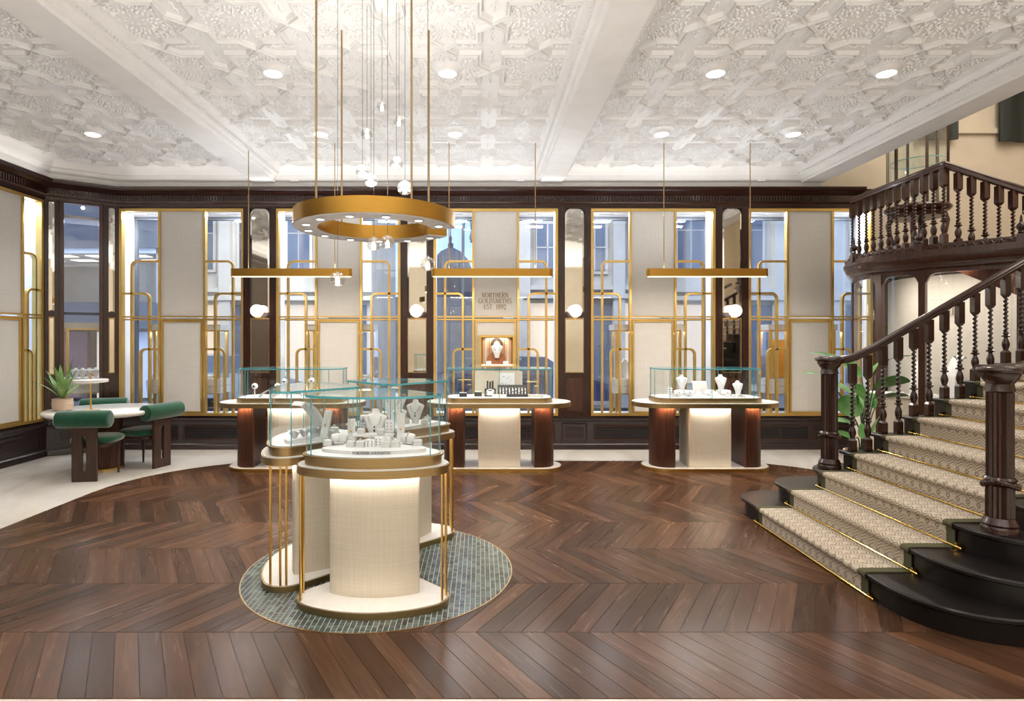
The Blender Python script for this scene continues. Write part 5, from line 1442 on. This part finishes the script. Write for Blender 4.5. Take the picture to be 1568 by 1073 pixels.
for (p, n), x in zip(BAYS, xs):
    if n == 3: continue
    sc_ = showcase(x - .02, YB + .33, 0, 'brass framed showcase with cream drawers standing in the %s window' % nm[n])
    if n == 5:
        o = MB().box((x - .33, YB + .33, 1.42), (.20, .24, .62)).build('amber_panel', m_amber); o.location = (0, 0, 0); o.location.z = .0; tag(o, 'amber orange box on the showcase in the fifth window', 'box')
        MB().box((x - .33, YB + .33, 1.115), (.22, .26, .012)).build('amber_foot', m_goldp, o, 0)
    if n == 4:
        bu = bust('white bust form on the showcase in the fourth window', x - .36, YB + .33, .53 + .57, 1.6, PI, False)
    if n in (1, 2):
        for k, s in enumerate((-1, 1)):
            o = MB().prism(rrect(.22, .16, .03, 3), 0, .05).build('display_pad', m_disp2); o.location = (x + s * .36, YB + .33, .53 + .568); tag(o, 'grey display pad on the showcase in the %s window, %s side' % (nm[n], ('left', 'right')[k]), 'display pad')
            g = MB()
            for q in range(5): g.tube([(.016 * math.cos(a) - .07 + .035 * q, .03 * math.sin(a), .056) for a in [2 * PI * i / 10 for i in range(10)]], .004, 5, closed=True)
            g.build('bangles', m_steel, o)
q = cpt((T0 + T1) / 2 + .1, -.52, 0)
sc_ = showcase(q[0], q[1], ca, 'brass framed showcase with glass top standing behind the corner window', .555, w=.62)
for k in range(5):
    q = cpt((T0 + T1) / 2 - .08 + .09 * k, -.44, 0)
    bust('small white bust on the corner window showcase, number %s from the left' % ('one', 'two', 'three', 'four', 'five')[k] if False else 'small white bust on the corner window showcase, %s' % ('leftmost', 'second from left', 'in the middle', 'second from right', 'rightmost')[k], q[0], q[1], .555 + .5685, .8, ca, False)

# ------------------------------------------------------------------ lettering and the picture niche
GL = {   # strokes: thick = 1, thin = 0 ; unit cap height
 'N': (.78, [((.12, 0), (.12, 1), 0), ((.12, 1), (.66, 0), 1), ((.66, 0), (.66, 1), 0)], [(.12, 0), (.12, 1), (.66, 1)]),
 'R': (.70, [((.16, 0), (.16, 1), 1), ('a', .34, .75, .26, .25, -90, 90, 1), ((.16, 1), (.34, 1), 0), ((.16, .5), (.34, .5), 0), ((.34, .5), (.64, 0), 1)], [(.16, 0), (.64, 0), (.16, 1)]),
 'T': (.68, [((.34, 0), (.34, 1), 1), ((.04, .97), (.64, .97), 0), ((.05, .97), (.05, .82), 0), ((.63, .97), (.63, .82), 0)], [(.34, 0)]),
 'H': (.82, [((.16, 0), (.16, 1), 1), ((.66, 0), (.66, 1), 1), ((.16, .52), (.66, .52), 0)], [(.16, 0), (.66, 0), (.16, 1), (.66, 1)]),
 'E': (.62, [((.16, 0), (.16, 1), 1), ((.16, .97), (.54, .97), 0), ((.16, .52), (.46, .52), 0), ((.16, .03), (.56, .03), 0), ((.54, .97), (.54, .85), 0), ((.56, .03), (.56, .17), 0)], [(.16, 0), (.16, 1)]),
 'O': (.86, [('a', .43, .5, .36, .5, 0, 360, 1)], []),
 'G': (.82, [('a', .43, .5, .36, .5, 40, 335, 1), ((.72, .08), (.72, .42), 1)], [(.72, .42)]),
 'L': (.60, [((.16, 0), (.16, 1), 1), ((.16, .03), (.54, .03), 0), ((.54, .03), (.54, .18), 0)], [(.16, 0), (.16, 1)]),
 'D': (.80, [((.16, 0), (.16, 1), 1), ('a', .30, .5, .40, .485, -90, 90, 1), ((.16, .97), (.30, .97), 0), ((.16, .03), (.30, .03), 0)], [(.16, 0), (.16, 1)]),
 'S': (.58, [('a', .29, .75, .19, .24, 20, 270, 1), ('a', .29, .26, .21, .25, -160, 90, 1)], []),
 'M': (.96, [((.12, 0), (.16, 1), 0), ((.16, 1), (.46, .05), 1), ((.46, .05), (.78, 1), 0), ((.78, 1), (.80, 0), 1)], [(.12, 0), (.80, 0), (.16, 1), (.78, 1)]),
 'I': (.34, [((.16, 0), (.16, 1), 1)], [(.16, 0), (.16, 1)]),
 '1': (.44, [((.22, 0), (.22, 1), 1), ((.22, 1), (.06, .84), 0)], [(.22, 0)]),
 '8': (.60, [('a', .30, .76, .19, .23, 0, 360, 1), ('a', .30, .27, .23, .27, 0, 360, 1)], []),
 '9': (.60, [('a', .30, .68, .22, .31, 0, 360, 1), ('a', .12, .68, .40, .66, -85, 0, 1)], []),
 '2': (.58, [('a', .28, .74, .20, .25, -40, 170, 1), ((.44, .60), (.06, .03), 0), ((.06, .03), (.54, .03), 1), ((.54, .03), (.54, .14), 0)], []),
 'A': (.78, [((.06, 0), (.38, 1), 0), ((.38, 1), (.70, 0), 1), ((.18, .34), (.56, .34), 0)], [(.06, 0), (.70, 0)]),
 'B': (.66, [((.16, 0), (.16, 1), 1), ('a', .32, .76, .22, .23, -90, 90, 1), ('a', .32, .26, .27, .25, -90, 90, 1)], [(.16, 0), (.16, 1)]),
 '.': (.28, [((.10, .0), (.10, .10), 1)], []), ' ': (.42, [], [])}
def text_mesh(mb, txt, cx, y, z, cap, width=None, face=-1, track=.06):
    ws = [GL[c][0] + track for c in txt]; tot = sum(ws) * cap
    k = (width / tot) if width else 1.0
    x = cx - tot * k / 2
    def seg(p, q, w):
        p = Vector(p); q = Vector(q); d = (q - p); n_ = Vector((-d.y, d.x)).normalized() * w / 2; e = d.normalized() * 0
        a = [p + n_ - e, q + n_ + e, q - n_ + e, p - n_ - e]
        fr = [(x + v.x * cap * k, y, z + v.y * cap) for v in a]; bk = [(x + v.x * cap * k, y + .004, z + v.y * cap) for v in a]
        mb.add(fr + bk, [(0, 1, 2, 3), (7, 6, 5, 4), (0, 4, 5, 1), (1, 5, 6, 2), (2, 6, 7, 3), (3, 7, 4, 0)])
    for c, w_ in zip(txt, ws):
        for st in GL[c][1]:
            if st[0] == 'a':
                _, ax, ay, rx, ry, d0, d1, th = st; N = max(4, int(abs(d1 - d0) / 20))
                pp = [(ax + rx * math.cos(R(d0 + (d1 - d0) * i / N)), ay + ry * math.sin(R(d0 + (d1 - d0) * i / N))) for i in range(N + 1)]
                for i in range(N):
                    t_ = abs(math.cos(R(d0 + (d1 - d0) * (i + .5) / N)))
                    seg(pp[i], pp[i + 1], .07 + .09 * t_)
            else: seg(st[0], st[1], .16 if st[2] else .075)
        for (sx, sy) in GL[c][2]: seg((sx - .13, sy + (.02 if sy < .5 else -.02)), (sx + .13, sy + (.02 if sy < .5 else -.02)), .06)
        x += w_ * cap * k
    return mb
sx3 = xs[2]
for txt, zz, wd_ in (('NORTHERN', WZ(455.5, 9.27), .43), ('GOLDSMITHS', WZ(464.3, 9.27), .53), ('EST. 1892', WZ(473.2, 9.27), .36)):
    text_mesh(MB(), txt, bx(758), YB - .016, zz + .0, .074, wd_).build('gold_lettering', m_letter, WIN[2], 0, loc=None)
for o in list(WIN[2].children):
    if o.name.startswith('gold_lettering'): o.location = (-WIN[2].location.x, -WIN[2].location.y, -WIN[2].location.z)
ca_l = text_mesh(MB(), 'ED', 0, 0, 0, .085, .13).build('curtain_lettering', m_brass_d, CAB, 0)
ca_l.location = (5.94, 7.35, WZ(482, 7.35)); ca_l.rotation_euler.z = -.96
lt = text_mesh(MB(), 'NORTHERN GOLDSMITHS', 0, 0, 0, .017, .25); 
lt.build('tray_lettering', M('tray_letter', (.16, .16, .19), .6), None, 0).parent = [o for o in C.objects if o.name == 'display_tray'][0]
[o for o in C.objects if o.name == 'tray_lettering'][0].location = (WX(572, 3.83), PA[1] - .70 + .02, Z0 + .004)
# picture niche on the lower blind panel of the third window
nx, nz0, nz1 = (bx(733.5) + bx(788)) / 2, WZ(563, 9.27), WZ(513, 9.27)
nw_ = bx(788) - bx(733.5)
NI = thing('picture_niche', 'gold framed shadow box with a printed portrait and small shelf, under the gold lettering', 'picture', (nx, YB - .0135, nz0))
h_ = nz1 - nz0
f = MB()
for s in (-1, 1): f.box2((s * nw_ / 2, -.09, 0), (s * (nw_ / 2 - .035), 0, h_))
f.box2((-nw_ / 2 + .035, -.09, 0), (nw_ / 2 - .035, 0, .035)); f.box2((-nw_ / 2 + .035, -.09, h_ - .035), (nw_ / 2 - .035, 0, h_)); f.build('gold_frame', m_goldp, NI, 0)
MB().box2((-nw_ / 2 + .036, -.008, .036), (nw_ / 2 - .036, -.001, h_ - .036)).build('print_ground', M('print_ground', (.52, .34, .20), .6), NI, 0)
def flat(pts, y, nme, mat): MB().stack([[(x, yy, z) for x, z in pts] for yy in (y, y + .001)]).build(nme, mat, NI, 0)
def ell(cx, cz, a, b, n=20): return [(cx + a * math.cos(2 * PI * i / n), cz + b * math.sin(2 * PI * i / n)) for i in range(n)]
m_hair = M('print_hair', (.035, .018, .012), .6); m_skin = M('print_skin', (.52, .27, .16), .6); m_red = M('print_robe', (.36, .13, .05), .6)
for q in range(9):
    xx = -nw_ / 2 + .05 + (nw_ - .1) * q / 8
    flat([(xx - .012, .062), (xx + .012, .062), (xx + .010, h_ - .04), (xx - .010, h_ - .04)], -.0090, 'printed_fold', [m_red, m_pedes][q % 2])
flat(ell(.0, h_ * .70, .10, .115), -.0095, 'printed_hair', m_hair)
flat([(-.19, .05), (.16, .05), (.13, h_ * .38), (.05, h_ * .50), (-.06, h_ * .50), (-.15, h_ * .36)], -.0105, 'printed_shoulders', m_red)
flat(ell(.0, h_ * .66, .058, .085), -.0118, 'printed_face', m_skin)
MB().box2((-nw_ / 2 + .036, -.085, .036), (nw_ / 2 - .036, -.012, .060)).build('niche_shelf', m_white, NI, 0)
nb = bust('small white necklace bust hanging before the printed portrait', nx + .0, YB - .065, nz0 + .16, 1.22, 0, False)
MB().tube([(0, .02, .235), (0, .02, h_ - .20)], .0015, 4).build('hanging_wire', m_steel, nb)
for (dx, dz, l) in ((-.13, .0605, 'left on the niche shelf'), (.14, .0605, 'right on the niche shelf')):
    b_ = MB().box((nx + dx, YB - .05, nz0 + dz + .022), (.085, .045, .044)).build('white_box', m_white, None, 0); tag(b_, 'small white ring box in the picture niche, ' + l, 'ring box')
    MB().box((nx + dx, YB - .05, nz0 + dz + .047), (.07, .035, .006)).build('box_cushion', m_disp, b_, 0)
area('niche_lamp', (nx, YB - .06, nz1 - .04), .3, 1.0, WARM, size_y=.03)

# ------------------------------------------------------------------ the street outside
rd_ = MB().box2((-60, YB + .3, -.3), (60, 60, -.15)).build('street', m_road); struct(rd_, 'grey street paving outside the windows', 'street')
def facade(name, label, x0, x1, y, h, cols, floors, mat, ground=1.2, pil=True, dep=6, lit=True):
    t = thing(name, label, 'building', ((x0 + x1) / 2, y, -.15)); w = x1 - x0
    MB().box2((-w / 2, 0, 0), (w / 2, dep, h)).build('wall', mat, t, 0)
    co = MB()
    for z, o in ((3.4, .35), (3.7, .25), (h - .5, .6), (h - .2, .45)): co.box2((-w / 2 - .05, -o, z - .15), (w / 2 + .05, .02, z))
    co.build('cornice', mat, t, 0)
    fh = (h - 4.2) / floors
    for c in range(cols):
        cx = -w / 2 + w * (c + .5) / cols; ww = w / cols * .45
        for f_ in range(floors):
            z0 = 3.9 + fh * f_ + fh * .12; z1 = z0 + fh * .66
            wf = MB().box2((cx - ww / 2 - .1, -.10, z0 - .1), (cx + ww / 2 + .1, -.001, z1 + .12)).build('window', mat, t, 0)
            MB().box2((cx - ww / 2, -.112, z0), (cx + ww / 2, -.101, z1)).build('pane', m_dglass, wf, 0)
            b = MB(); b.box2((cx - .02, -.125, z0), (cx + .02, -.1125, z1)); b.box2((cx - ww / 2, -.125, (z0 + z1) / 2 - .02), (cx + ww / 2, -.1125, (z0 + z1) / 2 + .02)); b.build('sash_bar', m_stone2, wf, 0)
        sf = MB().box2((cx - w / cols * .40, -.06, .3), (cx + w / cols * .40, -.001, 3.1)).build('shopfront', m_shop if (lit and c % 2 == 0) else m_dglass, t, 0)
        if pil:
            MB().box2((cx - w / cols / 2 - .2, -.28, 0), (cx - w / cols / 2 + .2, 0, h - .65)).build('pilaster', mat, t, 0)
    return t
facade('corner_building', 'pale stone classical building across the street at the left', -26, -11.0, 23, 13, 5, 2, m_stone)
facade('town_building', 'pale fluted stone building across the street behind the second window', -10.8, -3.9, 21, 12, 4, 2, m_stone)
facade('town_building', 'grey stone building across the street behind the gold lettering', 1.5, 6.3, 20, 11.5, 3, 3, m_stone2)
facade('town_building', 'pale stone building across the street behind the fourth and fifth windows', 6.5, 19, 21, 12.5, 6, 2, m_stone)
dm = thing('domed_building', 'distant domed building against the dusk sky behind the third window', 'building', (WX(690, 34), 34, -.15))
MB().box2((-3.4, -1.5, 0), (3.0, 3, 4.2)).build('wall', m_stone2, dm, 0)
MB().lathe([(1.45, 4.2), (1.45, 5.1), (1.35, 5.3), (1.25, 5.9), (1.0, 6.5), (.6, 6.95), (.2, 7.15)], 20).build('dome', m_slate, dm)
MB().lathe([(.16, 7.1), (.16, 7.4), (.05, 7.5), (.09, 7.7), (.03, 7.9), (.02, 8.6)], 10).build('finial', m_slate, dm)
lpst = thing('street_lamp', 'tall street lamp with a curled top outside the third window', 'street lamp', (WX(709, 18), 18, -.15))
MB().tube([(0, 0, 0), (0, 0, 5.2), (.02, 0, 5.45), (.14, 0, 5.6), (.26, 0, 5.5), (.28, 0, 5.25)], .05, 8).build('post', m_slate, lpst)
MB().lathe([(.05, 4.85), (.09, 5.0), (.04, 5.22)], 10, (.28, 0, 0)).build('lantern', m_slate, lpst)
cl_ = [('silver car parked across the street behind the left windows', -6.8, 16.5, (.35, .36, .38)), ('dark blue car parked outside behind the third window', 1.2, 15.8, (.03, .05, .12))]
for l, x, y, c in cl_:
    t = thing('car', l, 'car', (x, y, -.15)); mt = M('car_paint', c, .25, coat=.6)
    MB().stack([[(xx, yy, z) for xx, z in ((-2.1, .3), (2.1, .3), (2.15, .7), (1.4, .95), (-1.9, 1.0), (-2.15, .75))] for yy in (-.85, .85)]).build('body', mt, t, 30)
    MB().stack([[(xx, yy, z) for xx, z in ((-1.75, .97), (1.2, .95), (.5, 1.42), (-1.2, 1.45))] for yy in (-.72, .72)]).build('cabin', m_dglass, t, 30)
    for sx in (-1.3, 1.3):
        for sy in (-.86, .86): MB().lathe([(.32, -.1), (.32, .1)], 18, (sx, sy, .32), rx=PI / 2).build('wheel', m_slate, t)
LS = thing('lit_showroom', 'lit showroom with glowing ceiling panels seen through the corner window', 'shop', (-12.2, 17.5, -.15))
MB().box2((-2.6, 2.4, 0), (2.6, 2.6, 5.4)).build('back_wall', m_wall, LS, 0)
for s in (-1, 1): MB().box2((s * 2.6, 0, 0), (s * 2.5, 2.4, 5.4)).build('side_wall', m_stone2, LS, 0)
MB().box2((-2.6, 0, 4.45), (2.6, 2.6, 4.6)).build('shop_ceiling', m_white, LS, 0)
MB().box2((-2.6, -.1, 4.6), (2.6, 2.6, 6.9)).build('fascia', m_slate, LS, 0)
MB().box2((-2.6, -.1, 2.2), (2.6, .1, 2.95)).build('fascia_band', m_slate, LS, 0)
MB().box2((-2.5, .3, 2.9), (2.5, 2.4, 3.0)).build('upper_floor', m_slate, LS, 0)
for i in range(4):
    for j in range(2): MB().box2((-2.2 + 1.15 * i, .4 + 1.0 * j, 4.43), (-1.5 + 1.15 * i, .8 + 1.0 * j, 4.449)).build('ceiling_panel', m_soft, LS, 0)
for i in range(5): MB().box2((-2.4 + i, .2, .1), (-1.7 + i, .3, 2.1)).build('shop_display', [m_shop, m_white, M('red_panel', (.22, .12, .10), .5), m_shop, m_white][i], LS, 0)
for i in range(7): MB().ball((-2.0 + .62 * i, -.25, 5.4 + .35 * (i % 3)), .05, 8, 6).build('string_bulb', m_bulb, LS)
area('facade_fill', (-2, 15, 9), 14, 1250, (.95, .97, 1), (R(25), 0, 0), size_y=6)  # added area lamp over the street to brighten the house fronts
